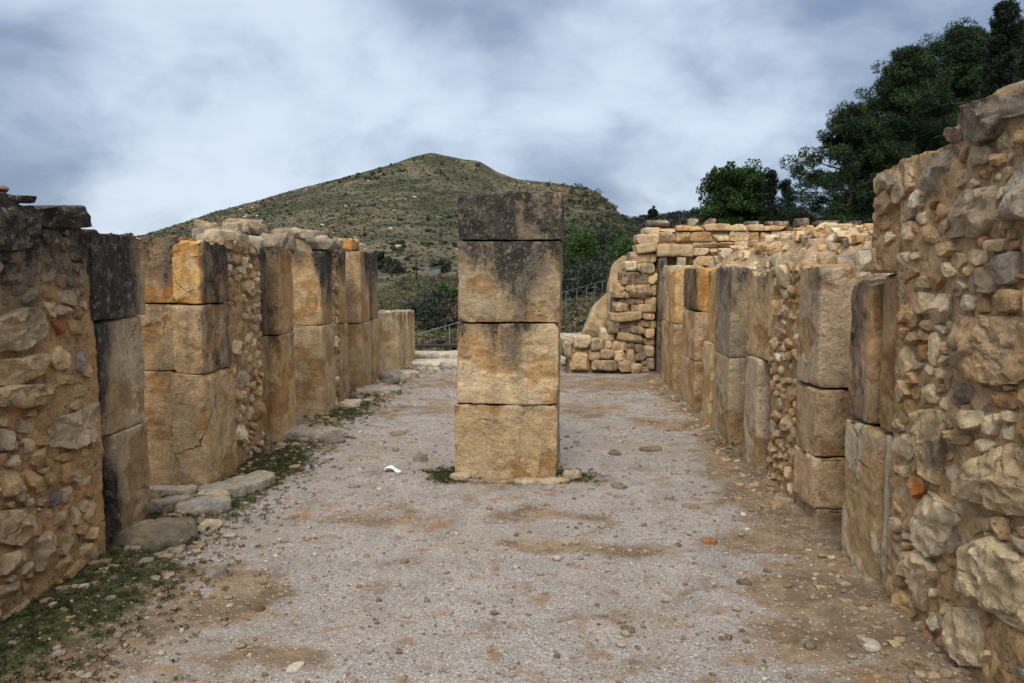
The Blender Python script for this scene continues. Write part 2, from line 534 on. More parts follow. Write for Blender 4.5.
def ground_mat():
    m, n = new_mat('gravel_and_earth')
    pos = n.n('ShaderNodeNewGeometry').outputs['Position']
    at = n.n('ShaderNodeAttribute', attribute_name='tint')
    sp = n.n('ShaderNodeSeparateColor', {0: at.outputs['Color']})
    moss, earth, grass, bank = sp.outputs[0], sp.outputs[1], sp.outputs[2], at.outputs['Alpha']
    v1 = n.n('ShaderNodeTexVoronoi', {'Vector': pos, 'Scale': 105.0})
    v2 = n.n('ShaderNodeTexVoronoi', {'Vector': pos, 'Scale': 240.0})
    s1 = n.n('ShaderNodeSeparateColor', {0: v1.outputs['Color']})
    s2 = n.n('ShaderNodeSeparateColor', {0: v2.outputs['Color']})
    big = n.noise(pos, 0.8, 5, 0.55)
    mid = n.noise(pos, 3.4, 8, 0.62, 0.5)
    fin = n.noise(pos, 23.0, 6, 0.65)
    # gravel chips: grey, some white, some brown
    g = n.mix(s1.outputs[1], (0.212, 0.199, 0.183), (0.350, 0.330, 0.303))
    g = n.mix(n.ramp(s1.outputs[0], 0.955, 0.97), g, (0.44, 0.41, 0.37))
    g = n.mix(n.ramp(s2.outputs[2], 0.82, 0.86), g, (0.20, 0.12, 0.075))
    g = n.scale(g, n.ramp(s2.outputs[0], 0, 1, 0.78, 1.2, False))
    g = n.scale(g, n.ramp(mid, 0.3, 0.7, 0.82, 1.12, False))
    g = n.mix(n.ramp(big, 0.46, 0.68, 0.0, 0.4), g, (0.235, 0.185, 0.132))
    # bare earth
    e = n.mix(n.ramp(mid, 0.35, 0.65), (0.135, 0.094, 0.058), (0.235, 0.172, 0.11))
    e = n.mix(n.ramp(n.noise(n.vadd(pos, (5, 5, 0)), 2.1, 5), 0.55, 0.68, 0, 0.6), e, (0.27, 0.135, 0.06))
    e = n.scale(e, n.ramp(fin, 0.25, 0.75, 0.65, 1.3, False))
    e = n.mix(n.ramp(s1.outputs[0], 0.955, 0.97), e, (0.36, 0.31, 0.25))
    pn = n.noise(n.vadd(pos, (11, 2, 0)), 2.6, 9, 0.66, 0.4)
    sm = n.ramp(n.noise(n.vadd(pos, (31, 7, 0)), 6.5, 7, 0.62, 0.6), 0.54, 0.66, 0.0, 0.8)
    g = n.mix(sm, g, n.mix(n.ramp(mid, .4, .6), (0.165, 0.115, 0.07), (0.24, 0.145, 0.08)))
    em = n.ramp(n.math('ADD', n.math('MULTIPLY_ADD', pn, 1.25, -0.125), n.math('MULTIPLY', earth, 0.50)), 0.55, 0.78)
    col = n.mix(em, g, e)
    # moss
    mo = n.mix(n.ramp(fin, 0.35, 0.65), (0.036, 0.038, 0.014), (0.088, 0.086, 0.034))
    mm = n.ramp(n.math('ADD', n.noise(n.vadd(pos, (1, 8, 0)), 5.5, 9, 0.68), n.math('MULTIPLY', moss, 0.62)), 0.74, 0.94)
    col = n.mix(mm, col, mo)
    # tan earth of the bank
    bk = n.mix(n.ramp(mid, 0.3, 0.7), (0.24, 0.15, 0.075), (0.42, 0.30, 0.18))
    bk = n.mix(n.ramp(n.noise(pos, 7.0, 8, 0.7), 0.58, 0.70, 0, 0.8), bk, (0.50, 0.46, 0.40))
    bk = n.scale(bk, n.ramp(fin, 0.25, 0.75, 0.6, 1.3, False))
    col = n.mix(bank, col, bk)
    # field grass beyond
    gl = n.noise(pos, 0.09, 8, 0.65, 0.6)
    gm = n.noise(pos, 0.5, 8, 0.7)
    gr = n.mix(n.ramp(gl, 0.38, 0.62), (0.065, 0.062, 0.030), (0.13, 0.098, 0.065))
    gr = n.mix(n.ramp(gm, 0.45, 0.7), gr, (0.045, 0.058, 0.018))
    gr = n.scale(gr, n.ramp(n.noise(pos, 3.0, 8, 0.7), 0.3, 0.7, 0.6, 1.35, False))
    col = n.mix(grass, col, gr)
    hb = n.math('ADD', n.math('MULTIPLY', v1.outputs['Distance'], -0.5), n.math('MULTIPLY', fin, 0.8))
    hb = n.math('ADD', hb, n.math('MULTIPLY', mid, 1.2))
    finish(n, col, 0.95, hb, 0.7, 0.018, 0.15)
    return m


M_GROUND = ground_mat()


def hill_mat(name, bluish=0.0):
    m, n = new_mat(name)
    pos = n.n('ShaderNodeNewGeometry').outputs['Position']
    big = n.noise(pos, 0.018, 6, 0.6, 0.8)
    mid = n.noise(n.vmul(pos, (1, 1, 3.2)), 0.065, 9, 0.66, 0.5)
    fin = n.noise(pos, 0.45, 8, 0.72)
    ter = n.noise(n.vmul(pos, (0.25, 0.25, 3.0)), 0.14, 5, 0.6, 0.4)
    c = n.mix(n.ramp(mid, 0.36, 0.62), (0.050, 0.051, 0.032), (0.116, 0.102, 0.066))
    c = n.mix(n.ramp(big, 0.46, 0.66, 0, 0.6), c, (0.128, 0.098, 0.060))
    c = n.mix(n.ramp(ter, 0.50, 0.62, 0, 0.7), c, (0.036, 0.040, 0.022))
    c = n.mix(n.ramp(n.noise(n.vadd(pos, (90, 20, 3)), 0.16, 9, 0.75), 0.62, 0.72, 0, 0.7), c, (0.28, 0.235, 0.155))
    c = n.mix(n.ramp(n.noise(pos, 0.22, 9, 0.78), 0.52, 0.62, 0, 0.75), c, (0.030, 0.035, 0.021))
    c = n.scale(c, n.ramp(fin, 0.30, 0.70, 0.40, 1.55, False))
    finish(n, c, 1.0, fin, 0.8, 0.8, 0.05)
    return m


M_HILL = hill_mat('hill_scrub_and_grass')

# ================================================================== THE SETTING
rng = np.random.RandomState(4)


def gauss(X, Y, x, y, rx, ry):
    return np.exp(-(((X - x) / rx) ** 2 + ((Y - y) / ry) ** 2))


def axis(a, b, step, lo, hi, grow=1.18):
    v = list(np.arange(a, b + step * .5, step))
    s = step
    x = v[0]
    left = []
    while x > lo:
        s = min(s * grow, 400); x -= s; left.append(x)
    s = step; x = v[-1]; right = []
    while x < hi:
        s = min(s * grow, 400); x += s; right.append(x)
    return np.array(left[::-1] + v + right)


def ground_z(X, Y):
    P = np.stack([X, Y, np.zeros_like(X)], -1).reshape(-1, 3)
    n1 = fbm(P * 0.9, 4, 5).reshape(X.shape)
    n2 = fbm(P * 4.5, 4, 9).reshape(X.shape)
    near = sst(Y, -6, -2) * (1 - sst(Y, 13, 15))
    z = (n1 * 0.035 + n2 * 0.014) * 1.0
    z += 0.05 * sst(-X, 1.75, 2.4) * (X > -3) + 0.03 * sst(X, 1.3, 1.8) * (X < 1.9)
    # the made terrace ends past the ruin, the field lies lower
    z = z - 1.05 * sst(Y, 13.9, 17.5) - 0.5 * sst(Y, 18, 34) + 5.0 * sst(Y, 52, 125) * 0.75
    z = z + fbm(P * 0.07, 4, 21).reshape(X.shape) * 0.5 * sst(Y, 18, 40)
    z += 1.1 * sst(X, -3, 5) * sst(Y, 19, 60)
    z -= 2.5 * sst(-X, 14, 60) * (1 - sst(Y, 30, 90))
    # raised ground and heaped earth behind the right-hand piers
    n3 = fbm(P * 1.9, 5, 31).reshape(X.shape)
    n4 = fbm(P * 7.0, 4, 33).reshape(X.shape)
    lip = sst(X, 2.12, 2.30)
    body = 1.42 + 0.42 * sst(X + 0.25 * n3, 2.15, 2.75) + n3 * 0.18 + n4 * 0.09
    body = body + 0.50 * gauss(X, Y, 2.5, 5.1, 0.6, 0.85) * (1 + .5 * n3) + 0.14 * gauss(X, Y, 2.9, 8.8, .9, 1.6)
    far = sst(Y, 12.2, 13.0)
    body = body * (1 - far) + (1.45 + n1 * .2 + 0.02 * np.clip(X, 0, 60)) * far
    bank = lip * sst(Y, -8, -6) * (1 - sst(Y, 34, 60) * 0.55)
    edge = sst(X - np.clip(Y - 12.6, 0, 60) * 0.10, 2.12, 2.30 + np.clip(Y - 12.6, 0, 60) * 0.12)
    bank = np.where(Y > 12.6, bank * edge, bank)
    z = z * (1 - bank) + body * bank
    return z, bank


xs = axis(-3.0, 3.6, 0.05, -3000, 3000, 1.16)
ys = axis(1.6, 13.4, 0.06, -1500, 3500, 1.16)
GX, GY = np.meshgrid(xs, ys, indexing='ij')
GZ, BK = ground_z(GX, GY)
moss = 1.0 * gauss(GX, GY, -2.4, 3.5, .62, 1.2) + 1.0 * gauss(GX, GY, -2.2, 6.25, .30, .8) + 1.0 * gauss(GX, GY, -2.2, 8.7, .26, 1.1) \
    + 1.0 * gauss(GX, GY, -0.72, 6.1, .22, .22) + 1.0 * gauss(GX, GY, 0.2, 6.1, .2, .22) + .6 * gauss(GX, GY, -.3, 5.85, .5, .1) + .6 * gauss(GX, GY, -2.4, 5.2, .5, .35) + .5 * gauss(GX, GY, -1.7, 13.0, .6, .25)
earth = 0.75 * sst(GX - 0.10 * (GY - 3) * 0 + 0.0, 0.95, 1.55) * (1 - sst(GY, 6.3, 8.0)) + 0.5 * sst(-GX, 1.75, 2.2) + 0.55 * sst(GX, 1.35, 1.65)
earth = earth + 0.6 * gauss(GX, GY, -0.25, 6.0, .65, .28)
for (ex, ey, ea, eb, k) in ((-1.37, 3.81, .16, .11, .8), (-1.6, 3.63, .22, .2, .7), (-1.65, 4.0, .3, .16, .6), (.18, 4.49, .28, .1, .45), (1.25, 8.2, .28, .35, .75),
                            (.5, 9.05, .5, .6, .6), (1.14, 4.58, .25, .12, .6), (.61, 4.47, .2, .12, .5), (-.14, 4.52, .5, .14, .42), (-1.5, 9.0, .5, .6, .5),
                            (-.9, 11.2, 1.2, .8, .6), (1.0, 11.2, .9, .9, .65), (-1.02, 3.15, .15, .12, .6), (-.6, 5.1, .6, .2, .35), (-1.9, 3.2, .5, .5, .5), (.2, 5.1, .5, .12, .4),
                            (-1.0, 4.9, .5, .12, .4), (1.05, 3.6, .25, .5, .5)):
    earth = earth + k * gauss(GX, GY, ex, ey, ea, eb)
inside = (GX > -3.2) & (GY < 14.2) & (GY > -3)
grass = np.clip(sst(GY, 13.7, 14.6) + sst(-GX, 3.4, 4.4) + sst(GX, 5.2, 8) + sst(-GY, 2, 4), 0, 1)
nx, ny = GX.shape
idx = np.arange(nx * ny).reshape(nx, ny)
Q = np.stack([idx[:-1, :-1], idx[1:, :-1], idx[1:, 1:], idx[:-1, 1:]], -1).reshape(-1, 4)
mb = MB()
colr = np.stack([np.clip(moss, 0, 1), np.clip(earth, 0, 1), grass], -1).reshape(-1, 3)
mb.add(np.stack([GX, GY, GZ], -1).reshape(-1, 3), Q, colr, (BK * (1 - grass)).reshape(-1))
tag(mb.build('ground', M_GROUND), kind='structure')


def gz(x, y):
    z, _ = ground_z(np.array([[float(x)]]), np.array([[float(y)]]))
    return float(z[0, 0])


# ---- the conical hill across the valley
HX = [-175, -150, -130, -117.8, -105, -92, -80, -61, -47.1, -40.8, -35.5, -31.4, -25.1, -20.4, -15.1, -9.4, 4.7, 14.1, 17.3, 21, 25, 29.8, 38, 60, 95]
HH = [-1, 3.5, 8, 12.5, 19.8, 23, 26.4, 31, 34.6, 36.8, 38.0, 37.1, 35.8, 35.2, 32, 29.8, 28.2, 26.6, 24.6, 21.2, 16.7, 11.6, 8, 4, -3]


def hill_z(X, Y):
    P = np.stack([X, Y, np.zeros_like(X)], -1).reshape(-1, 3)
    wob = fbm(P * 0.012, 4, 41).reshape(X.shape)
    ridge = np.interp(X, HX, HH)
    k = np.clip((Y - 72) / (250 - 72), 0, 1)
    front = k ** 1.25 * (1 - 0.25 * np.sin(k * math.pi))
    back = 1 - sst(Y, 250, 430) * 0.98
    z = -1.2 + (ridge + 1.2) * front * back
    er = fbm(P * 0.035, 5, 43).reshape(X.shape)
    z += (wob * 3.5 + er * 1.6) * np.sin(np.clip(k, 0, 1) * math.pi) + fbm(P * 0.3, 3, 47).reshape(X.shape) * 0.25
    return z


hx = np.linspace(-175, 95, 170); hy = np.concatenate([np.linspace(66, 262, 130), np.linspace(266, 430, 30)])
X, Y = np.meshgrid(hx, hy, indexing='ij')
Z = hill_z(X, Y)
mxx = np.minimum(sst(X, -175, -150), 1 - sst(X, 70, 95)) * sst(Y, 64, 80)
Z = Z * mxx + (1 - mxx) * np.minimum(Z, -4)
idx = np.arange(X.size).reshape(X.shape)
Q = np.stack([idx[:-1, :-1], idx[1:, :-1], idx[1:, 1:], idx[:-1, 1:]], -1).reshape(-1, 4)
mb = MB(); mb.add(np.stack([X, Y, Z], -1).reshape(-1, 3), Q)
tag(mb.build('hill', M_HILL), kind='structure')

# ---- far wooded ridge
RX = [-300, -60, 0, 35, 60, 90, 110, 150, 260, 420, 560]
RH = [8, 14, 22, 30, 33, 36, 38, 37, 40, 32, 14]


def ridge_z(X, Y):
    P = np.stack([X, Y, np.zeros_like(X)], -1).reshape(-1, 3)
    h = np.interp(X, RX, RH)
    k = np.clip((Y - 300) / 220, 0, 1)
    return -2 + (h + 2) * sst(k, 0, 1) * (1 - sst(Y, 530, 760) * 0.9) + fbm(P * 0.012, 4, 61).reshape(X.shape) * 4 * np.sin(k * 3.14)


X, Y = np.meshgrid(np.linspace(-300, 560, 90), np.linspace(300, 760, 60), indexing='ij')
Z = ridge_z(X, Y)
idx = np.arange(X.size).reshape(X.shape)
Q = np.stack([idx[:-1, :-1], idx[1:, :-1], idx[1:, 1:], idx[:-1, 1:]], -1).reshape(-1, 4)
mb = MB(); mb.add(np.stack([X, Y, Z], -1).reshape(-1, 3), Q)
tag(mb.build('ridge', M_HILL), kind='structure')


# ================================================================== FOLIAGE
def leaves(mb, C, R, n, size, tints, seed, flat=0.0, squash=1.0, up=0.0, wide=0.42):
    """n leaf faces round each centre C (radius R per centre), spread through the clump's volume"""
    r = np.random.RandomState(seed)
    C = np.repeat(np.asarray(C, float), n, 0)
    Rr = np.repeat(np.broadcast_to(np.asarray(R, float), (len(C) // n,)), n)
    d = r.normal(size=(len(C), 3)); d /= np.linalg.norm(d, axis=1, keepdims=True)
    p = C + d * (Rr * r.uniform(0.25, 1.0, len(C)) ** 0.6)[:, None] * np.array([1, 1, squash])
    a = r.normal(size=(len(C), 3)) * np.array([1, 1, 1 - flat]); a[:, 2] += up
    a /= np.linalg.norm(a, axis=1, keepdims=True)
    b = np.cross(a, r.normal(size=(len(C), 3))); b /= np.linalg.norm(b, axis=1, keepdims=True)
    s = size * r.uniform(0.6, 1.4, len(C))[:, None]
    V = np.stack([p - a * s, p + b * s * wide, p + a * s, p - b * s * wide], 1).reshape(-1, 3)
    F = np.arange(len(V)).reshape(-1, 4)
    t = np.asarray(tints)
    ci = np.repeat(np.repeat(r.randint(0, len(t), len(C) // n), n), 4)
    col = t[ci] * np.repeat(r.uniform(0.75, 1.3, len(C)), 4)[:, None]
    mb.add(V, F, col)


def tube(mb, pts, rad, k=7, col=(1, 1, 1)):
    pts = np.asarray(pts, float); n = len(pts)
    V = []
    for i in range(n):
        t = pts[min(i + 1, n - 1)] - pts[max(i - 1, 0)]
        t = t / (np.linalg.norm(t) + 1e-9)
        a = np.cross(t, [0.3, 0.9, 0.2]); a /= np.linalg.norm(a)
        b = np.cross(t, a)
        th = np.arange(k) / k * 2 * math.pi
        V.append(pts[i] + rad[i] * (np.cos(th)[:, None] * a + np.sin(th)[:, None] * b))
    V = np.concatenate(V + [pts[:1], pts[-1:]])
    F = []
    for i in range(n - 1):
        for j in range(k):
            F.append([i * k + j, i * k + (j + 1) % k, (i + 1) * k + (j + 1) % k, (i + 1) * k + j])
    n0 = mb.n
    mb.add(V, F, col)
    c0, c1 = n * k, n * k + 1
    mb.f.append(np.array([[c0, (j + 1) % k, j] for j in range(k)] + [[c1, (n - 1) * k + j, (n - 1) * k + (j + 1) % k] for j in range(k)]) + n0)


def pine(name, label, x, y, top, rad, seed, tints, crown_from=0.25, n_limb=44, leaf=0.10, nl=60, clump=0.42, lean=0.0, shape='pine', group=None, per=4):
    z0 = gz(x, y) - 0.1
    H = top - z0
    r = np.random.RandomState(seed)
    t = thing(name, label, 'tree', (x, y, z0), group)
    tr = MB()
    spine = [np.array([x + lean * k * H + 0.12 * math.sin(k * 5 + seed), y + 0.12 * math.cos(k * 4 + seed), z0 + k * H * 0.94]) for k in np.linspace(0, 1, 9)]
    tube(tr, spine, list(np.linspace(0.024 * H + .03, 0.012, 9)), 8)
    cr = MB(); C = []; R = []
    for i in range(n_limb):
        k = crown_from + (1 - crown_from) * (i + r.uniform(0, 1)) / n_limb
        if shape == 'pine':
            prof = math.sin(min(1, (k - crown_from) / (1 - crown_from) * 0.85 + 0.22) * math.pi) ** 0.7
        elif shape == 'cone':
            prof = (1.02 - (k - crown_from) / (1 - crown_from)) ** 0.8
        elif shape == 'spire':
            prof = min(1, (1.03 - (k - crown_from) / (1 - crown_from)) * 1.6)
        else:
            u = (k - crown_from) / (1 - crown_from) * 2 - 1
            prof = math.sqrt(max(0.02, 1 - u * u * 0.97))
        L = rad * prof * r.uniform(0.55, 1.12)
        az = i * 2.399 + r.uniform(-.5, .5)
        fi = min(7.99, k * 8 / 0.94 if k < .93 else 7.9); b0 = spine[int(fi)] * (1 - fi % 1) + spine[int(fi) + 1] * (fi % 1)
        rise = r.uniform(0.0, 0.35) * L if shape != 'cone' else -0.12 * L
        e = b0 + np.array([math.cos(az) * L, math.sin(az) * L, rise])
        tube(tr, [b0, b0 * .5 + e * .5 + np.array([0, 0, 0.06 * L]), e], [0.010 * H * (1 - k) + 0.02, 0.018, 0.008], 5)
        for q in range(per):
            f = 1 - q / per * 0.75
            c = b0 + (e - b0) * f + r.normal(size=3) * clump * (0.55 if q else 0.2)
            C.append(c); R.append(clump * r.uniform(0.7, 1.3))
    leaves(cr, C, R, nl, leaf, tints, seed + 1, squash=0.72, wide=0.42 if shape == 'ball' else 0.20)
    tr.build('trunk', M_BARK, t, (x, y, z0))
    cr.build('crown', M_LEAF, t, (x, y, z0), smooth=False)
    return t


PINE = [(.015, .033, .011), (.022, .043, .013), (.010, .023, .009), (.031, .053, .016)]
CYP = [(.012, .020, .012), (.018, .026, .014)]
DEC = [(.028, .058, .014), (.040, .076, .018), (.020, .044, .012)]
OLV = [(.040, .050, .030), (.055, .064, .040), (.030, .040, .024)]
G_P = 'pine trees behind the right-hand wall'
pine('pine_tree', 'lowest dark pine with ragged open left side, leftmost of the pines behind the right wall', 9.6, 26, 6.7, 1.9, 11, PINE, .18, 58, .07, 190, .30, group=G_P)
pine('pine_tree', 'middle-height bushy dark pine standing between the ragged low pine and the tallest pine', 11.9, 27, 8.9, 2.3, 12, PINE, .16, 84, .07, 210, .34, group=G_P)
pine('pine_tree', 'tall full-crowned pine just left of the dark pointed cypress', 15.0, 30, 10.5, 2.8, 13, PINE, .16, 104, .075, 210, .36, group=G_P)
pine('pine_tree', 'broad pine cut by the right edge of the photo behind the tall wall corner', 16.5, 29, 10.3, 2.4, 14, PINE, .16, 90, .075, 200, .36, group=G_P)
pine('pine_tree', 'dark pine filling the gap between the middle-height pine and the tall full-crowned pine', 13.6, 31, 10.0, 2.5, 21, PINE, .14, 90, .075, 200, .38, group=G_P)
pine('pine_tree', 'dark pine behind the pointed cypress at the upper right', 16.9, 33, 11.2, 2.4, 22, PINE, .14, 96, .075, 200, .40, group=G_P)
pine('cypress_tree', 'narrow dark pointed cypress, highest treetop at the upper right', 13.35, 24.5, 9.7, .60, 15, CYP, .1, 70, .07, 130, .22, shape='spire')
pine('round_tree', 'rounded dense deep-green tree on the skyline above the coursed wall', 8.85, 38, 6.2, 1.6, 16, DEC, .30, 100, .075, 110, .34, shape='ball')
pine('conifer_tree', 'thin dark conifer right beside the rounded tree on the skyline', 9.87, 36, 6.15, .62, 17, CYP, .1, 40, .07, 60, .18, shape='cone', group='small conifers on the skyline')
pine('conifer_tree', 'shorter sparse dark conifer right of the taller thin conifer', 10.6, 36, 5.65, .75, 18, CYP, .1, 34, .07, 54, .18, shape='cone', group='small conifers on the skyline')
pine('conifer_tree', 'lone umbrella-shaped tree on the crest of the far wooded ridge', 64, 480, 38.5, 4.0, 19, CYP, .35, 26, .8, 30, 1.4, shape='ball')


def bush(name, label, x, y, w, h, seed, tints, leaf=0.12, n=60, nc=40, group=None, z=None, cat='bush'):
    z0 = (gz(x, y) if z is None else z) - 0.05
    r = np.random.RandomState(seed)
    t = thing(name, label, cat, (x, y, z0), group)
    C, R = [], []
    st = MB()
    for i in range(nc):
        d = r.normal(size=3); d /= np.linalg.norm(d); d[2] = abs(d[2])
        q = r.uniform(0.35, 0.9)
        c = np.array([x, y, z0 + h * 0.10]) + d * q * np.array([w / 2, w / 2, h * 0.85]) * r.uniform(.8, 1.08)
        C.append(c); R.append(min(w, h) * r.uniform(0.14, 0.26))
        if i % 6 == 0:
            tube(st, [(x, y, z0 - .05), (x * .6 + c[0] * .4, y * .6 + c[1] * .4, z0 + (c[2] - z0) * .6), c], [.05, .03, .01], 5)
    cr = MB(); leaves(cr, C, R, n, leaf, tints, seed + 3)
    st.build('stem', M_BARK, t, (x, y, z0))
    cr.build('crown', M_LEAF, t, (x, y, z0), smooth=False)
    return t


def at_depth(px, Y):                       # lateral metres for a bearing read off the photograph
    return (px - 545) * Y / 796.0


G_B = 'bushes in the valley'
YEL = [(.16, .11, .02), (.10, .09, .025)]
for (lab, px, Y, wd, h, tn, nc) in (
        ('large dark olive bush in the valley right of the low stump pier', 424, 42, 2.9, 2.6, OLV, 60),
        ('low dark bush showing above the short stump pier', 394, 44, 2.7, 1.3, OLV, 40),
        ('grey leafless-looking brown bush beside the large olive bush', 447, 43, 1.9, 2.2, [(.075, .06, .045), (.06, .05, .035)], 34),
        ('yellow-flecked bush at the left edge of the central pillar', 461, 46, 1.0, 2.4, YEL, 24),
        ('bright green round bush high in the field left of the central pillar', 445, 66, 2.9, 2.0, DEC, 40),
        ('dark round bush at the foot of the hill above the orange-topped pier', 392, 96, 3.4, 2.4, OLV, 40),
        ('dark slender bush standing left against the round bush at the hill foot', 381, 97, 1.3, 3.6, CYP, 26),
        ('dark flat-topped bush at the hill foot next to the pale hut', 440, 98, 3.6, 1.9, OLV, 40),
        ('tall dark olive tree close to the right edge of the central pillar', 582, 62, 4.2, 3.2, OLV, 60),
        ('dark olive tree in the row, behind the leaning slabs', 610, 64, 3.2, 2.9, OLV, 54),
        ('bright green pine-like bush behind the olive row right of the pillar', 582, 92, 5.0, 6.2, [(.030, .062, .012), (.045, .08, .018)], 64),
        ('bright green bushy tree above the top of the leaning slabs', 624, 94, 4.6, 4.6, [(.030, .062, .012), (.04, .075, .016)], 60),
        ('dark tree on the lower hill flank right of the pillar', 604, 120, 5.0, 5.0, CYP, 50),
        ('broad dark bush touching the left end of the tall dry-stone wall', 640, 70, 3.4, 3.4, OLV, 50)):
    x = at_depth(px, Y)
    zz = None
    if Y > 75:
        zz = float(max(hill_z(np.array([[x]]), np.array([[float(Y)]]))[0, 0], gz(x, Y)))
    bush('valley_bush', lab, x, Y, wd, h, int(px + Y), tn, 0.10 if Y < 60 else 0.17, 50, nc, G_B, zz)
bush('green_shrub', 'green leafy shrub at the foot of the pines behind the earth heap', at_depth(838, 21), 21, 1.3, 1.15, 5, DEC, .06, 50, 50)
bush('green_shrub', 'small grey-green shrub hugging the wall top right of the sparse conifer', at_depth(812, 20), 20, .9, .75, 6, OLV, .05, 40, 36)

# bare grey twiggy shrub
x0, y0 = at_depth(868, 19), 19.0
zb = gz(x0, y0)
t = thing('bare_shrub', 'leafless grey twiggy shrub beneath the low ragged pine', 'bush', (x0, y0, zb))
tw = MB(); r = np.random.RandomState(8)
for i in range(170):
    a = r.uniform(0, 6.28); e = r.uniform(0.25, 1.5); L = r.uniform(.4, 1.15)
    d = np.array([math.cos(a) * math.cos(e), math.sin(a) * math.cos(e), math.sin(e)])
    s = np.array([x0, y0, zb]) + r.normal(size=3) * [.3, .2, .05]
    tube(tw, [s, s + d * L * .5 + r.normal(size=3) * .06, s + d * L + r.normal(size=3) * .12], [.009, .006, .003], 4)
tw.build('branches', plain_mat('grey_twigs', (.15, .13, .13), .95), t, (x0, y0, zb))

# scrub dotted over the hill: far too many to count
r = np.random.RandomState(77)
n = 5200
X = r.uniform(-150, 60, n); Y = r.uniform(84, 249, n)
P = np.stack([X, Y, np.zeros(n)], 1)
d = fbm(P * 0.02, 4, 3)
dark = sst(X + 0.10 * (Y - 250) + d * 14, -6, 10)          # the right flank is thickly grown
low = 1 - sst(Y, 88, 118)
keep = r.uniform(0, 1, n) < np.clip(0.03 + 0.75 * sst(d, 0.05, 0.35) + 0.80 * dark + 0.10 * low, 0, 1)
X, Y, dark = X[keep], Y[keep], dark[keep]
Z = hill_z(X[:, None], Y[:, None])[:, 0]
sz = r.uniform(0.28, 0.75, len(X)) * (1 + 1.3 * dark * r.uniform(0.3, 1, len(X))) * (0.6 + Y / 380)
mb = MB()
leaves(mb, np.stack([X, Y, Z + sz * 0.42], 1), sz, 34, 0.30, [(.030, .038, .018), (.044, .050, .024), (.022, .030, .016), (.060, .060, .030)], 5, squash=0.72)
tag(mb.build('hillside_scrub', M_LEAF, smooth=False), 'dark scrub bushes dotted over the slopes of the hill', 'scrub', kind='stuff')
n = 11000
X = r.uniform(-135, 40, n); Y = r.uniform(80, 249, n)
Z = hill_z(X[:, None], Y[:, None])[:, 0]
sz = r.uniform(0.10, 0.34, n) * (0.5 + Y / 300)
mb = MB()
leaves(mb, np.stack([X, Y, Z + sz * 0.3], 1), sz, 9, 0.22, [(.048, .054, .028), (.068, .068, .038), (.034, .040, .022), (.088, .080, .05), (.040, .05, .024)], 15, squash=0.6)
tag(mb.build('hillside_tufts', M_LEAF, smooth=False), 'low grass tufts and herbs covering the slopes of the hill', 'tufts', kind='stuff')
n = 420
X = r.uniform(-16, 13, n); Y = 24 + r.uniform(0, 1, n) ** .8 * 66
zf, bk = ground_z(X[:, None], Y[:, None])
Z = np.maximum(zf[:, 0], hill_z(X[:, None], Y[:, None])[:, 0])
k = (bk[:, 0] < .3) & (fbm(np.stack([X, Y, X * 0], 1) * .12, 3, 6) > -.08)
X, Y, Z = X[k], Y[k], Z[k]
sz = r.uniform(.2, .55, len(X)) * (.6 + Y / 90)
mb = MB()
leaves(mb, np.stack([X, Y, Z + sz * .3], 1), sz, 44, .15, [(.06, .05, .035), (.085, .065, .05), (.045, .05, .025), (.05, .045, .035), (.11, .085, .05)], 16, squash=.6)
tag(mb.build('field_scrub', M_LEAF, smooth=False), 'dry brown and olive scrub scattered over the valley field', 'scrub', kind='stuff')
# pale outcrops on the hill
mb = MB()
for i in range(46):
    x, y = r.uniform(-95, 5), r.uniform(110, 246)
    z = hill_z(np.array([[x]]), np.array([[y]]))[0, 0]
    s = r.uniform(.15, .5)
    V, F = roundbox((x - s, y - s * .6, z - s * .5), (x + s, y + s * .6, z + s * .5), s / 2.2, s * .35, s * .12, 0, i, 1.5, 3)
    mb.add(V, F, (.34, .31, .25))
tag(mb.build('outcrop_stones', M_RUBBLE), 'pale rocks breaking through the grass of the hillside', 'rocks', kind='stuff')
# wood on the far ridge
n = 2600
X = r.uniform(-20, 330, n); Y = r.uniform(330, 540, n)
Z = ridge_z(X[:, None], Y[:, None])[:, 0]
sz = r.uniform(1.6, 3.4, n)
mb = MB()
leaves(mb, np.stack([X, Y, Z + sz * .5], 1), sz, 30, 1.0, [(.026, .038, .030), (.034, .046, .034), (.020, .032, .026)], 6, squash=.85)
tag(mb.build('distant_wood', M_LEAF, smooth=False), 'continuous dark wood covering the far ridge beyond the hill', 'wood', kind='stuff')
# belt of trees at the foot of the right flank
n = 240
X = r.uniform(2, 26, n); Y = r.uniform(84, 135, n)
Z = hill_z(X[:, None], Y[:, None])[:, 0]
Z = np.maximum(Z, -1)
sz = r.uniform(.9, 1.9, n)
mb = MB(); leaves(mb, np.stack([X, Y, Z + sz * .7], 1), sz, 90, .26, [(.022, .030, .018), (.030, .040, .022), (.038, .05, .022)], 9)
tag(mb.build('hillfoot_thicket', M_LEAF, smooth=False), 'dark thicket covering the foot of the hill right of the pillar', 'thicket', kind='stuff')
# tall rough grass of the field beyond the terrace
n = 15000
X = r.uniform(-16, 13, n); Y = 15.2 + r.uniform(0, 1, n) ** 1.2 * 78
zz, bk = ground_z(X[:, None], Y[:, None])
k = bk[:, 0] < 0.3
X, Y, Z = X[k], Y[k], np.maximum(zz[k, 0], np.where(Y[k] > 66, hill_z(X[k][:, None], Y[k][:, None])[:, 0], -9))
mb = MB(); leaves(mb, np.stack([X, Y, Z + .05], 1), .16 + Y * .003, 6, .15, [(.07, .075, .025), (.13, .105, .06), (.05, .06, .02), (.11, .085, .06)], 12, up=1.4, squash=.5)
tag(mb.build('field_grass', M_LEAF, smooth=False), 'rough dry and green grass of the field below the ruin', 'grass', kind='stuff')

